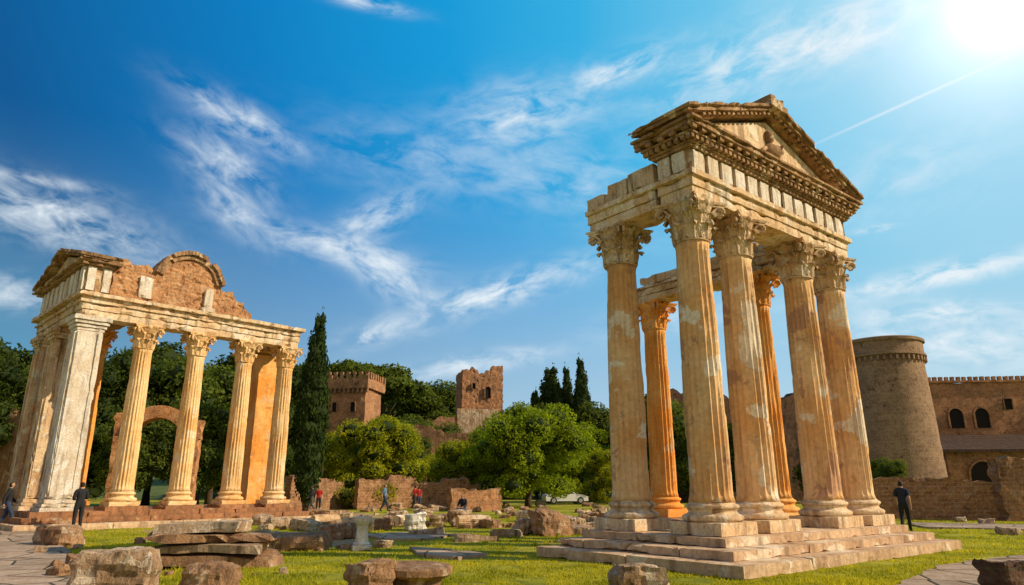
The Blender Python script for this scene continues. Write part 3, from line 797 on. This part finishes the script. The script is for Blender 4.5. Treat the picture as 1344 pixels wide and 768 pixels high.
bw=s.n('ShaderNodeRGBToBW'); s.l(vc.outputs['Color'],bw.inputs[0])
col=s.mix(1.0,col,s.mix(bw.outputs[0],(.65,.65,.65),(1.15,1.12,1.1)),'MULTIPLY')
jn=s.rng(vo.outputs[0],.0,.035); col=s.mix(jn,(.08,.065,.03),col); col=s.mix(1.0,col,s.mix(n3,(.6,.6,.6),(1.2,1.2,1.2)),'MULTIPLY')
nb=s.bump(jn,.8,.05); nb=s.bump(n3,.7,.04,nb)
M_PATH=s.finish(col,.85,nb)
for P,zz in ((pathA,.02),(pathB,.02),(pathC,.02),(pathD,.03),(pathE,.025)):
    pts=[]; n=len(P)
    for i in range(n):
        a=Vector(P[i]); b=Vector(P[(i+1)%n]); L=(b-a).length; m=max(1,min(60,int(L/.4)))
        nrm=Vector((b-a)); nrm=Vector((-nrm.y,nrm.x))/max(L,.01)
        for k in range(m):
            q=a.lerp(b,k/m); q=q+nrm*(.22*nz(q.x*1.7,q.y*1.7,3)); pts.append(q)
    g=G(); m=len(pts); g.ext([(q.x,q.y,zz) for q in pts]+[(q.x,q.y,zz-.15) for q in pts],[tuple(range(m))[::1]]+[(i,i+m,(i+1)%m+m,(i+1)%m) for i in range(m)])
    o=put('path',g.mesh('path_mesh',M_PATH)); o['kind']='structure'
NB=170000
Y=12+ (rng.random(NB)**1.6)*32; X=rng.uniform(-.82,.82,NB)*Y
HT=np.ones(NB)
nt=200; tp=[]
for i in range(nt):
    ty=12+rng.random()**1.4*24; tx=rng.uniform(-.75,.75)*ty
    for k in range(24): tp.append((tx+rng.normal()*.08,ty+rng.normal()*.08,rng.uniform(1.5,2.8)))
tp=np.array(tp); X=np.concatenate([X,tp[:,0]]); Y=np.concatenate([Y,tp[:,1]]); HT=np.concatenate([HT,tp[:,2]])
keep=[]
for i in range(len(X)):
    x,y=X[i],Y[i]; tall=HT[i]>1
    if not tall and dirt(x,y)>.33+.2*rng.random(): keep.append(False); continue
    if not tall and nz(x*1.1,y*1.1,7)<-.3: keep.append(False); continue
    if inrect(RTM,x,y,(-2.2,8.2,-2.15,3.65)) or inrect(RTM,x,y,(5.7,8.0,3,8.2)) or inrect(LTM,x,y,(-1.75,10.65,-1.8,7.9)): keep.append(False); continue
    if any(inpoly(x,y,P) for P in (pathA,pathB,pathC,pathD,pathE)): keep.append(False); continue
    keep.append(True)
X=X[keep];Y=Y[keep];HT=HT[keep]; n=len(X)
Z=np.array([gzf(x,y) for x,y in zip(X,Y)])
h=HT*rng.uniform(.02,.055,n)*(1+.6*np.array([max(0,nz(x*.8,y*.8,11)) for x,y in zip(X,Y)])); a=rng.uniform(0,6.283,n); w=.009+.0005*Y
lx=rng.normal(size=n)*.02*HT; ly=rng.normal(size=n)*.02*HT
V=np.stack([np.stack([X-np.cos(a)*w,Y-np.sin(a)*w,Z-.01],1),np.stack([X+np.cos(a)*w,Y+np.sin(a)*w,Z-.01],1),np.stack([X+lx,Y+ly,Z+h],1)],1).reshape(-1,3)
M_GRASS=foliage('grass_blades',(.19,.22,.015),(.56,.50,.04),.42,.6)
me=bpy.data.meshes.new('grass_mesh'); me.from_pydata(V.tolist(),[],np.arange(3*n).reshape(-1,3).tolist()); me.materials.append(M_GRASS)
o=put('grass',me); o['kind']='stuff'; o['label']='short sunlit lawn grass'; o['category']='grass'

# ================================================================ stones
def rock_mesh(w,d,h,seed,blocky=.5):
    g=G(); seg=max(.05,w/11)
    g.box(-w/2,w/2,-d/2,d/2,0,h,seg,.03*w,.05*w,None,seed,1.6/w*1.2)
    out=[]
    f=1.6/w; k2=1-.5*max(0,blocky-.5)*2
    for (x,y,z) in g.v:
        u=Vector((x/(w/2),y/(d/2),(z-h/2)/(h/2)))
        k=max(abs(u.x),abs(u.y),abs(u.z)); sph=u/max(u.length,.01)*k
        u2=u.lerp(sph,1-blocky)
        p=Vector((u2.x*w/2,u2.y*d/2,u2.z*h/2+h/2))
        a1=nz(p.x*f+seed,p.y*f,p.z*f)
        dn=k2*(.22*a1+.12*abs(nz(p.x*f*2.7+seed,p.y*f*2.7,p.z*f*2.7))*-1)+.045*nz(p.x*f*7,p.y*f*7+seed,p.z*f*7)
        dd=Vector((u2.x*w,u2.y*d,u2.z*h))*dn
        p+=dd
        lay=.035*h*math.sin(p.z/h*14+seed+2*a1); p.x+=u2.x*lay; p.y+=u2.y*lay
        out.append((p.x,p.y,p.z))
    g.v=out
    return g
KS=.88
def rock(px,py,wp,hp,blocky=.5,mat=None,label='weathered stone block fragment on the grass',dr=.8,rz=None,name='stone_fragment',tilt=.1,Yov=None,group=None,cat='stone'):
    x,y=gp(px,py)
    if Yov: y=Yov; x=at(px,Y,py)
    w=KS*wp/pix(px,py).y*y; h=.92*hp/pix(px,py).y*y*1.05+.06
    sd=random.random()*50
    g=rock_mesh(w,w*dr,h,sd,min(.95,blocky+.2))
    o=put(name,g.mesh('stone_mesh',mat or random.choice([M_ROCK,M_ROCK,M_ROCK2])),None,(x,y+w*dr*.4,-.08),(random.uniform(-tilt,tilt),random.uniform(-tilt,tilt),random.uniform(-.7,.7) if rz is None else rz))
    return tag(o,label,cat,group)
rock(132,780,118,60,.65,M_ROCK,'large squared weathered boulder with pitted faces',.7,.15)
rock(66,716,74,26,.5,M_ROCK2,'brown jagged boulder beside paving')
rock(72,757,40,16,.4,M_ROCK2); rock(95,742,28,14,.5); rock(185,757,34,22,.5,M_ROCK2)
rock(262,775,82,34,.6,M_ROCK2,'rounded brown boulder on the grass',.7)
rock(480,778,66,40,.5,M_ROCK2,'rounded brown boulder on the grass',.8)
rock(838,774,80,34,.45,M_ROCK,'pale grey boulder at foot of temple steps',.8,.1)
rock(384,722,98,22,.65,M_ROCK2,'long brown broken stone block',.5,.1)
rock(330,722,46,24,.7,M_ROCK); rock(190,742,56,18,.45,M_ROCK2); rock(300,700,40,18,.6)
rock(440,706,50,18,.7); rock(365,692,42,13,.6); rock(400,695,44,13,.7); rock(430,682,50,12,.7)
rock(725,701,66,30,.4,M_ROCK2,'jagged tan boulder leaning on rubble',.7); rock(690,700,38,20,.4,M_ROCK); rock(752,692,38,15,.5)
rock(545,694,30,20,.9,M_WHITE,'squared pale marble block',.8,.3); rock(572,690,24,14,.7); rock(601,690,30,22,.5,M_ROCK2)
rock(625,710,66,8,.9,M_ROCK,'flat pale stone slab',.6,.1); rock(560,702,50,8,.9,M_ROCK,'flat pale stone slab',.6,.2); rock(668,703,44,8,.9)
rock(500,694,32,14,.7); rock(520,682,30,12,.7); rock(1338,790,52,52,.9,M_BRICKX,'dark squared stone block beside path',1.0,.3)
rock(1300,688,22,8,.4); rock(1265,684,16,6,.4); rock(1330,700,30,8,.5)
rock(765,700,34,11,.6); rock(640,692,36,11,.7,M_ROCK2); rock(340,688,30,12,.6); rock(455,720,22,8,.4)
rock(355,712,26,10,.5);rock(418,716,28,10,.5); rock(500,716,28,7,.6)
sx,sy=gp(250,744)
for i,(w,d,h,z,dx,rz) in enumerate(((3.0,1.6,.25,-.03,0,.1),(2.6,1.5,.20,.21,-.05,-.05),(2.75,1.3,.18,.40,.1,.12),(1.8,1.1,.24,.59,-.15,.02))):
    g=rock_mesh(w,d,h,i*7.7,.9)
    o=put('stone_slab',g.mesh('slab_mesh',M_ROCK if i%2 else M_ROCK2),None,(sx+dx,sy+.9,z),(.02*(-1)**i,.03*(-1)**i,rz)); tag(o,'thick weathered stone slab in a loose stack','stone','stacked stone slabs')
x,y=gp(471,722)
g=G(); g.box(-.24,.24,-.24,.24,-.03,.10,.08,.008,.02); g.lathe([(.20,.10),(.22,.14),(.17,.18),(.145,.45),(.15,.58),(.20,.64),(.24,.70),(.24,.80),(.15,.82)],20,amp=.02)
o=put('column_stub',g.mesh('stub_mesh',M_WHITE),None,(x,y+.3,0),(0,0,.3)); tag(o,'short grey marble pedestal stub on the grass','column')
x,y=gp(540,774)
g=G(); g.lathe([(.38,0),(.41,.16),(.55,.22),(.60,.25),(.60,.34),(.54,.37),(0,.37)],26,amp=.06,cap=False)
o=put('stone_drum',g.mesh('drum_mesh',M_ROCK2),None,(x,y+.5,-.05),(.02,.03,0)); tag(o,'broad flat brown column drum lying on the grass','stone')
for px,py,l,r,rz in ((600,692,1.4,.25,.4),(520,690,1.0,.23,1.2),(448,696,1.2,.25,.2),(700,684,1.1,.27,2.2),(410,690,1.2,.24,.8)):
    x,y=gp(px,py); g=G(); g.lathe([(r,0),(r*1.02,l*.3),(r*.98,l*.7),(r*.96,l)],40,RY(math.pi/2),amp=.03,fn=lambda rr,a,z:rr-.02*abs(math.sin(a*9)))
    o=put('fallen_column_drum',g.mesh('fallen_drum_mesh',M_ENT2),None,(x,y,r*.8),(0,0,rz)); tag(o,'fallen fluted marble column drum in the rubble','column','fallen column drums')
rd=random.Random(12)
for i in range(190):
    t=rd.random()
    if i<70:
        cx,cy,sp=((400,684,40),(520,686,45),(620,684,45),(720,688,40),(790,680,25),(450,692,35))[i%6]
        px=rd.gauss(cx,sp*.45); py=cy+rd.gauss(0,4)
    else: px=rd.uniform(345,815); py=664+t*t*28+ (6 if px<600 else 0)*rd.random()
    if i>165: px=rd.uniform(20,460); py=rd.uniform(700,760)
    if 822<px<900 : continue
    wp=rd.uniform(8,27)*(.6+.42*(py-660)/40); hp=wp*rd.uniform(.22,.55)
    if i>165: wp*=.5; hp*=.5
    rock(px,py,wp,hp,rd.choice((.4,.6,.75,.9)),rd.choice((M_ROCK,M_ROCK2,M_ROCK2,M_ENT2,M_ROCK2,M_ROCK)),'loose broken stone in scattered rubble',.8,group='scattered rubble stones',name='rubble_stone',tilt=.25)

# ================================================================ people
def person(x,y,z,rz,shirt,pants,hairc,label,pose='stand',H=1.75,long_sleeve=False):
    J={'pelvis':(0,0,.96),'waist':(0,0,1.12),'chest':(0,.0,1.32),'nb':(0,-.01,1.46),'neck':(0,0,1.53),'head':(0,.02,1.60),'head2':(0,.02,1.68),'top':(0,.01,1.735)}
    for s_,q in (('L',1),('R',-1)):
        J['sh'+s_]=(.175*q,0,1.42); J['el'+s_]=(.225*q,-.02,1.14); J['wr'+s_]=(.235*q,.06,.90); J['ha'+s_]=(.235*q,.09,.83)
        J['hp'+s_]=(.09*q,0,.92); J['kn'+s_]=(.10*q,.02,.51); J['an'+s_]=(.10*q,-.02,.09); J['to'+s_]=(.12*q,.14,.04)
    if pose=='walk':
        J['knL']=(.09,.20,.53); J['anL']=(.09,.27,.10); J['toL']=(.10,.43,.07)
        J['knR']=(-.09,-.03,.50); J['anR']=(-.09,-.30,.15); J['toR']=(-.10,-.18,.04)
        J['elL']=(.23,-.14,1.16); J['wrL']=(.24,-.12,.91); J['haL']=(.24,-.10,.84)
        J['elR']=(-.23,.06,1.14); J['wrR']=(-.22,.24,.98); J['haR']=(-.21,.30,.94)
    if pose=='phone':
        J['elL']=(.23,.02,1.15); J['wrL']=(.12,.25,1.22); J['haL']=(.06,.30,1.25); J['elR']=(-.23,.0,1.15); J['wrR']=(-.12,.22,1.12); J['haR']=(-.06,.28,1.14)
        J['knL']=(.12,.06,.51); J['anL']=(.14,.02,.09); J['toL']=(.20,.16,.04)
    if pose=='sit':
        for s_,q in (('L',1),('R',-1)):
            J['kn'+s_]=(.13*q,.42,.96); J['an'+s_]=(.12*q,.42,.55); J['to'+s_]=(.12*q,.56,.50); J['hp'+s_]=(.09*q,.02,.93)
            J['el'+s_]=(.24*q,.10,1.18); J['wr'+s_]=(.14*q,.32,1.06); J['ha'+s_]=(.10*q,.38,1.04)
        for k in ('chest','nb','neck','head','head2','top'): J[k]=(J[k][0],J[k][1]+.08,J[k][2]-.01)
        J={k:(v[0],v[1],v[2]-.46) for k,v in J.items()}
    rad={'pelvis':(.145,.11),'waist':(.125,.095),'chest':(.155,.11),'nb':(.09,.07),'neck':(.052,.055),'head':(.068,.085),'head2':(.075,.095),'top':(.05,.065)}
    for s_ in 'LR': rad.update({'sh'+s_:(.062,.062),'el'+s_:(.043,.043),'wr'+s_:(.028,.028),'ha'+s_:(.040,.022),'hp'+s_:(.092,.092),'kn'+s_:(.06,.06),'an'+s_:(.042,.042),'to'+s_:(.042,.03)})
    E=[('pelvis','waist'),('waist','chest'),('chest','nb'),('nb','neck'),('neck','head'),('head','head2'),('head2','top')]
    for s_ in 'LR': E+=[('nb','sh'+s_),('sh'+s_,'el'+s_),('el'+s_,'wr'+s_),('wr'+s_,'ha'+s_),('pelvis','hp'+s_),('hp'+s_,'kn'+s_),('kn'+s_,'an'+s_),('an'+s_,'to'+s_)]
    K=list(J); me=bpy.data.meshes.new('b'); me.from_pydata([J[k] for k in K],[(K.index(a),K.index(b)) for a,b in E],[])
    o=bpy.data.objects.new('b',me); COL.objects.link(o)
    o.modifiers.new('s','SKIN'); sv=me.skin_vertices[0].data
    for i,k in enumerate(K): sv[i].radius=rad[k]; sv[i].use_root=(k=='pelvis')
    o.modifiers.new('u','SUBSURF').levels=2
    dg=bpy.context.evaluated_depsgraph_get(); bm_=bpy.data.meshes.new_from_object(o.evaluated_get(dg))
    bpy.data.objects.remove(o)
    V=[v.co.copy() for v in bm_.vertices]; NR=[v.normal.copy() for v in bm_.vertices]; Fc=[tuple(p.vertices) for p in bm_.polygons]
    def near(c):
        best=None;bd=9
        for a,b in E:
            A=Vector(J[a]);B=Vector(J[b]);t=max(0,min(1,(c-A).dot(B-A)/(B-A).length_squared)); dd=(c-A-(B-A)*t).length
            if dd<bd: bd=dd;best=(a,b,t)
        return best
    cls=[]
    hz_=J['head2'][2]; hy=J['head2'][1]
    for f in Fc:
        c=sum((V[i] for i in f),Vector())/len(f); a,b,t=near(c); k=''
        if a in('pelvis',) and b.startswith('hp'): k='trousers'
        elif a[:2] in('hp','kn'): k='trousers'
        elif a[:2]=='an': k='shoe'
        elif a=='pelvis': k='shirt' if c.z>J['pelvis'][2]-.02 else 'trousers'
        elif a in('waist','chest'): k='shirt'
        elif a=='nb' and b.startswith('sh'): k='shirt'
        elif a=='nb': k='shirt' if c.z<J['nb'][2]+.04 else ''
        elif a[:2]=='sh': k='shirt' if (long_sleeve or t<.7) else ''
        elif a[:2]=='el': k='shirt' if long_sleeve and t<.9 else ''
        elif a in('head','head2','neck') and ((c.y<hy+.01 and c.z>hz_-.10) or c.z>hz_+.045): k='hair'
        cls.append(k)
    g=G(); g.ext([tuple(v) for v in V],Fc)
    for s_,q in (('L',1),('R',-1)):
        h0=Vector(J['ha'+s_]); dr=(h0-Vector(J['wr'+s_])).normalized(); side=Vector((0,1,0)) if abs(dr.y)<.8 else Vector((1,0,0))
        side=(side-dr*side.dot(dr)).normalized(); inw=Vector((-q,0,0))
        for k in range(4):
            st=h0+side*(.027-.018*k)+dr*.02; L=(.07,.078,.072,.055)[k]
            g.tube([st,st+dr*L*.55,st+dr*L*.9+inw*.012,st+dr*L+inw*.025],[.0095,.009,.008,.006],6)
        st=h0+side*.03-dr*.02; g.tube([st,st+side*.03+dr*.02,st+side*.035+dr*.05],[.011,.010,.007],6)
    hp=Vector(J['head2']); fy=hp.y+.085
    g.tube([(0,fy,hz_-.01),(0,fy+.018,hz_-.045),(0,fy,hz_-.055)],[.008,.013,.008],6)
    for q in (-1,1): g.tube([(q*.072,hp.y,hz_),(q*.085,hp.y-.008,hz_-.02),(q*.074,hp.y,hz_-.05)],[.01,.014,.008],6)
    k_=H/1.75
    body=put('person',g.mesh('person_mesh',M_SKIN,True),None,(x,y,z),(0,0,rz),(k_,)*3)
    g=G()
    for q in (-1,1): g.tube([(q*.03,fy-.004,hz_-.012),(q*.03,fy+.004,hz_-.012)],[.009,.007],6)
    put('eyes',g.mesh('eye_mesh',M_OPEN),body)
    g=G(); g.tube([(-.022,fy-.002,hz_-.082),(0,fy+.005,hz_-.082),(.022,fy-.002,hz_-.082)],[.004,.006,.004],5); put('mouth',g.mesh('mouth_mesh',M_LIP),body)
    for kk,mat,off in (('trousers',pants,.012),('shirt',shirt,.018),('shoe',M_SHOE,.012),('hair',hairc,.014)):
        ids={};vs=[];fs=[]
        for f,c in zip(Fc,cls):
            if c!=kk: continue
            ff=[]
            for i in f:
                if i not in ids: ids[i]=len(vs); vs.append(tuple(V[i]+NR[i]*off))
                ff.append(ids[i])
            fs.append(tuple(ff))
        g=G(); g.v=vs; g.f=fs
        put({'shoe':'shoes'}.get(kk,kk),g.mesh(kk+'_mesh',mat,True),body)
    return tag(body,label,'person')
M_SKIN=plain('skin',(.45,.27,.18),.6,0,.08); M_LIP=plain('lips',(.3,.1,.08)); M_SHOE=plain('shoe_leather',(.03,.025,.02))
NAVY=plain('navy_cloth',(.02,.028,.05),.9); BLACK=plain('black_cloth',(.022,.022,.026),.9); BLUE=plain('light_blue_cloth',(.12,.22,.34),.9); RED=plain('red_cloth',(.36,.02,.015),.9)
JEAN=plain('denim',(.035,.055,.11),.9); WHT=plain('pale_cloth',(.36,.34,.31),.9); GREY=plain('grey_cloth',(.09,.09,.09),.9); HAIR=plain('dark_hair',(.02,.013,.009),.7)
x,y=gp(1191,699); person(x,y,0,R(-35),NAVY,BLACK,HAIR,'person in dark t-shirt and black trousers walking on grass','walk',1.78)
person(at(105,26.6,660),26.6,0,R(50),BLACK,BLACK,HAIR,'person in black standing by podium looking at a phone','phone',1.75,True)
person(at(11,28,660),28,0,R(-60),BLACK,JEAN,HAIR,'person in black jacket walking near the piers','walk',1.75,True)
x,y=gp(408,673); person(x,y,0,R(100),BLACK,GREY,HAIR,'person in dark jacket walking beside cypress','walk',1.7,True)
x,y=gp(417,672); person(x,y,0,R(200),RED,BLACK,HAIR,'person in red top with dark trousers','stand',1.6)
x,y=gp(504,672); person(x,y,0,R(-90),BLUE,JEAN,HAIR,'person in light blue shirt and jeans walking','walk',1.74)
x,y=gp(544,668); person(x,y,0,R(60),RED,BLACK,HAIR,'person in red shirt walking among rubble','walk',1.68)
x,y=gp(549,669); person(x,y,0,R(30),RED,JEAN,HAIR,'person in red shirt standing','stand',1.62)
x,y=gp(562,666); person(x,y,0,R(10),WHT,GREY,HAIR,'person in pale shirt standing near low wall','stand',1.7)
x,y=gp(607,680); rock(607,680,22,12,.7,M_ROCK,'low stone used as a seat',.8,.2); person(x,y+.25,-.03,R(160),BLACK,JEAN,HAIR,'person in dark top sitting on a stone','sit',1.7,True)

# ================================================================ cars
def car(x,y,rz,paint,label):
    o=root('parked_car',(x,y,0),rz,label,'car')
    side=[(-2.1,.35),(-2.15,.65),(-2.05,.9),(-1.5,.98),(1.0,.95),(1.75,.85),(2.1,.7),(2.15,.4),(2.1,.28),(-2.1,.28)]
    def extr(pts,w0,w1fn=None):
        n=len(pts); vs=[(p[0],-w0,p[1]) for p in pts]+[(p[0],w0,p[1]) for p in pts]
        return vs,[tuple(range(n)),tuple(range(2*n-1,n-1,-1))]+[(i,i+n,(i+1)%n+n,(i+1)%n) for i in range(n)]
    g=G(); vs,fs=extr(side,.86); g.ext(vs,fs)
    top=[(-1.0,-.62,1.40),(.12,-.62,1.43),(.12,.62,1.43),(-1.0,.62,1.40),(-1.0,-.62,1.45),(.12,-.62,1.48),(.12,.62,1.48),(-1.0,.62,1.45)]
    g.ext(top,[(0,1,2,3),(4,5,6,7),(0,1,5,4),(1,2,6,5),(2,3,7,6),(3,0,4,7)])
    for a,b in (((-1.5,.8,.96),(-1.0,.62,1.42)),((-.35,.8,.96),(-.4,.62,1.44)),((.85,.8,.95),(.12,.62,1.44))):
        for q in (-1,1): g.tube([(a[0],a[1]*q,a[2]),(b[0],b[1]*q,b[2])],[.045,.04],6)
    put('body',g.mesh('car_body_mesh',paint),o)
    g=G(); g.ext([(-1.48,-.78,.95),(.83,-.78,.94),(.83,.78,.94),(-1.48,.78,.95),(-1.0,-.6,1.41),(.12,-.6,1.44),(.12,.6,1.44),(-1.0,.6,1.41)],[(0,1,5,4),(1,2,6,5),(2,3,7,6),(3,0,4,7),(4,5,6,7)])
    put('windows',g.mesh('car_glass_mesh',M_GLASS),o)
    gw=G(); gw.lathe([(.2,-.1),(.31,-.1),(.33,-.06),(.33,.06),(.31,.1),(.2,.1)],24,RX(math.pi/2)); wm=gw.mesh('tyre_mesh',M_TYRE)
    gr_=G(); gr_.lathe([(.0,-.11),(.2,-.105),(.2,.105),(0,.11)],16,RX(math.pi/2),cap=False); rm=gr_.mesh('rim_mesh',M_RIM)
    for wx in (-1.35,1.35):
        for q in (-1,1):
            w=put('wheel',wm,o,(wx,.80*q,.33)); put('rim',rm,w)
    for q in (-1,1):
        g=G(); g.box(2.08,2.17,.62*q-.16,.62*q+.16,.58,.72,.1,0,0); put('headlight',g.mesh('headlight_mesh',M_RIM),o)
M_GLASS=plain('car_glass',(.02,.025,.03),.1,0,.05,2,.8); M_TYRE=plain('tyre_rubber',(.02,.02,.02),.9); M_RIM=plain('rim_metal',(.5,.5,.5),.3,.8)
PW=plain('white_car_paint',(.7,.7,.7),.3,0,.03); PD=plain('dark_car_paint',(.03,.035,.05),.3,0,.03)
car(at(741,70),70,R(12),PW,'white parked car under trees'); car(at(786,74),74,R(-10),PD,'dark parked car under trees')

# ================================================================ light + sky
SAZ,SEL=R(100),R(34)
sd_=Vector((math.sin(SAZ)*math.cos(SEL),math.cos(SAZ)*math.cos(SEL),math.sin(SEL)))
L=bpy.data.lights.new('sun','SUN'); L.energy=5.0; L.angle=R(.5); L.color=(1.0,.81,.55)
lo=bpy.data.objects.new('sun',L); COL.objects.link(lo); lo.rotation_euler=sd_.to_track_quat('Z','Y').to_euler()
W=bpy.data.worlds.new('World'); scene.world=W; W.use_nodes=True; wt=W.node_tree; wt.nodes.clear()
class WN(NT):
    def __init__(s,t): s.t=t
s=WN(wt); out=s.n('ShaderNodeOutputWorld')
sky=s.n('ShaderNodeTexSky',sky_type='NISHITA'); sky.sun_disc=False; sky.sun_elevation=SEL; sky.sun_rotation=SAZ
bg1=s.n('ShaderNodeBackground'); s.l(sky.outputs[0],bg1.inputs[0]); bg1.inputs[1].default_value=.1
D_=s.n('ShaderNodeTexCoord').outputs['Generated']
def dot(v,vec):
    nd=s.n('ShaderNodeVectorMath',operation='DOT_PRODUCT'); s.l(v,nd.inputs[0]); nd.inputs[1].default_value=vec; return nd.outputs['Value']
gdir=pix(1318,2).normalized(); t=dot(D_,gdir)
cr=s.n('ShaderNodeValToRGB'); s.l(t,cr.inputs[0]); e=cr.color_ramp.elements
stops=[(0,(.004,.08,.25)),(.36,(.0005,.10,.31)),(.6,(.001,.21,.55)),(.78,(.006,.33,.71)),(.88,(.035,.44,.79)),(.95,(.15,.57,.85)),(.985,(.34,.70,.91)),(1,(.55,.80,.94))]
e[0].position=0; e[0].color=(*stops[0][1],1); e[1].position=1; e[1].color=(*stops[-1][1],1)
for p_,c in stops[1:-1]:
    q=e.new(p_); q.color=(*c,1)
sx=s.n('ShaderNodeSeparateXYZ'); s.l(D_,sx.inputs[0])
hf=s.math('MULTIPLY',s.math('POWER',s.rng(sx.outputs[2],0,.44,1,0),1.4),.9)
hc=s.mix(s.rng(t,.2,.92),(.16,.52,.70),(.78,.86,.84))
col=s.mix(hf,cr.outputs[0],hc)
clouds=[((320,160),(130,70),80,22,.95),((300,220),(60,50),70,30,.8),((310,275),(50,60),60,24,.8),((440,325),(230,60),120,20,.95),((515,365),(90,60),60,24,1.1),((495,285),(60,-30),60,24,.9),
((650,385),(240,-75),150,20,1.25),((490,440),(60,-15),42,14,1.1),((690,150),(150,-20),95,42,.85),((820,88),(170,-50),70,20,1.15),((1010,70),(300,-90),170,44,.95),((1130,40),(200,-80),120,36,.7),
((1230,362),(240,-68),150,15,1.35),((1225,412),(240,-10),110,17,1.1),((85,290),(210,90),140,36,1.0),((60,238),(160,20),80,8,.8),((620,478),(200,-30),110,13,.95),((480,3),(80,10),55,9,1.0),
((1150,300),(40,-6),24,5,1.4),((760,240),(260,60),150,50,.4),((1190,135),(240,-105),135,2.0,.7),((1260,450),(200,0),190,34,1.0),((560,210),(200,30),150,46,.35),((20,385),(100,20),90,22,.7),((1180,230),(160,-70),150,50,.35),((900,420),(200,-30),120,22,.5)]
acc=None
for i,(c,dd,Lp,Wp,I) in enumerate(clouds):
    dv=Vector(dd).normalized(); cd=pix(*c).normalized()
    t1=(pix(c[0]+dv.x*Lp,c[1]+dv.y*Lp).normalized()-pix(c[0]-dv.x*Lp,c[1]-dv.y*Lp).normalized())/2
    s1=(pix(c[0]-dv.y*Wp,c[1]+dv.x*Wp).normalized()-pix(c[0]+dv.y*Wp,c[1]-dv.x*Wp).normalized())/2
    sub=s.n('ShaderNodeVectorMath',operation='SUBTRACT'); s.l(D_,sub.inputs[0]); sub.inputs[1].default_value=cd
    ta=t1/t1.length_squared; sa=s1/s1.length_squared
    a=dot(sub.outputs[0],ta); b=dot(sub.outputs[0],sa)
    ln_=s.n('ShaderNodeVectorMath',operation='DOT_PRODUCT'); s.l(sub.outputs[0],ln_.inputs[0]); s.l(sub.outputs[0],ln_.inputs[1])
    r2=s.math('ADD',s.math('ADD',s.math('MULTIPLY',a,a),s.math('MULTIPLY',b,b)),s.math('MULTIPLY',ln_.outputs['Value'],2.0))
    mk=s.math('EXPONENT',s.math('MULTIPLY',r2,-1.1))
    if Wp>3:
        cb=s.n('ShaderNodeCombineXYZ'); s.l(s.math('MULTIPLY',a,Lp/75),cb.inputs[0]); s.l(s.math('MULTIPLY',b,Wp/34),cb.inputs[1]); cb.inputs[2].default_value=i*3.7
        nn=s.noise(cb.outputs[0],1.25,5,.6,.4)
        mk=s.math('MULTIPLY',mk,s.rng(nn,.37,.70,0,1.3))
    mk=s.math('MULTIPLY',mk,I*.82)
    acc=mk if acc is None else s.math('ADD',acc,mk)
acc=s.math('MINIMUM',acc,.93)
col=s.mix(acc,col,(.84,.92,.97))
back_fill=s.math('MULTIPLY',s.rng(sx.outputs[1],-.05,-.6),.6)  # unseen warm haze behind the camera, added to fill camera-facing sides
col=s.mix(back_fill,col,(.72,.60,.46))
g1=s.math('MULTIPLY',s.math('POWER',s.math('MAXIMUM',t,0.0),1600.0),1.3)
g2=s.math('MULTIPLY',s.math('POWER',s.math('MAXIMUM',t,0.0),220.0),.5)
gl_=s.math('ADD',g1,g2)
col=s.mix(1.0,col,s.mix(1.0,(1,.97,.88),gl_,'MULTIPLY'),'ADD')
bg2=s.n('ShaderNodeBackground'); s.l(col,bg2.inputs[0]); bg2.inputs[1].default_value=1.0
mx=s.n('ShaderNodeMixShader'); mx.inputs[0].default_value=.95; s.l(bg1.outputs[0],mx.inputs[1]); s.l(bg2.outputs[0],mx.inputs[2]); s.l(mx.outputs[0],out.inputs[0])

cam=bpy.data.cameras.new('camera'); cam.lens=24; cam.sensor_width=36; cam.clip_end=3000; cam.clip_start=.1
co=bpy.data.objects.new('camera',cam); COL.objects.link(co); co.location=(0,0,CH); co.rotation_euler=(math.pi/2+PIT,0,0); scene.camera=co
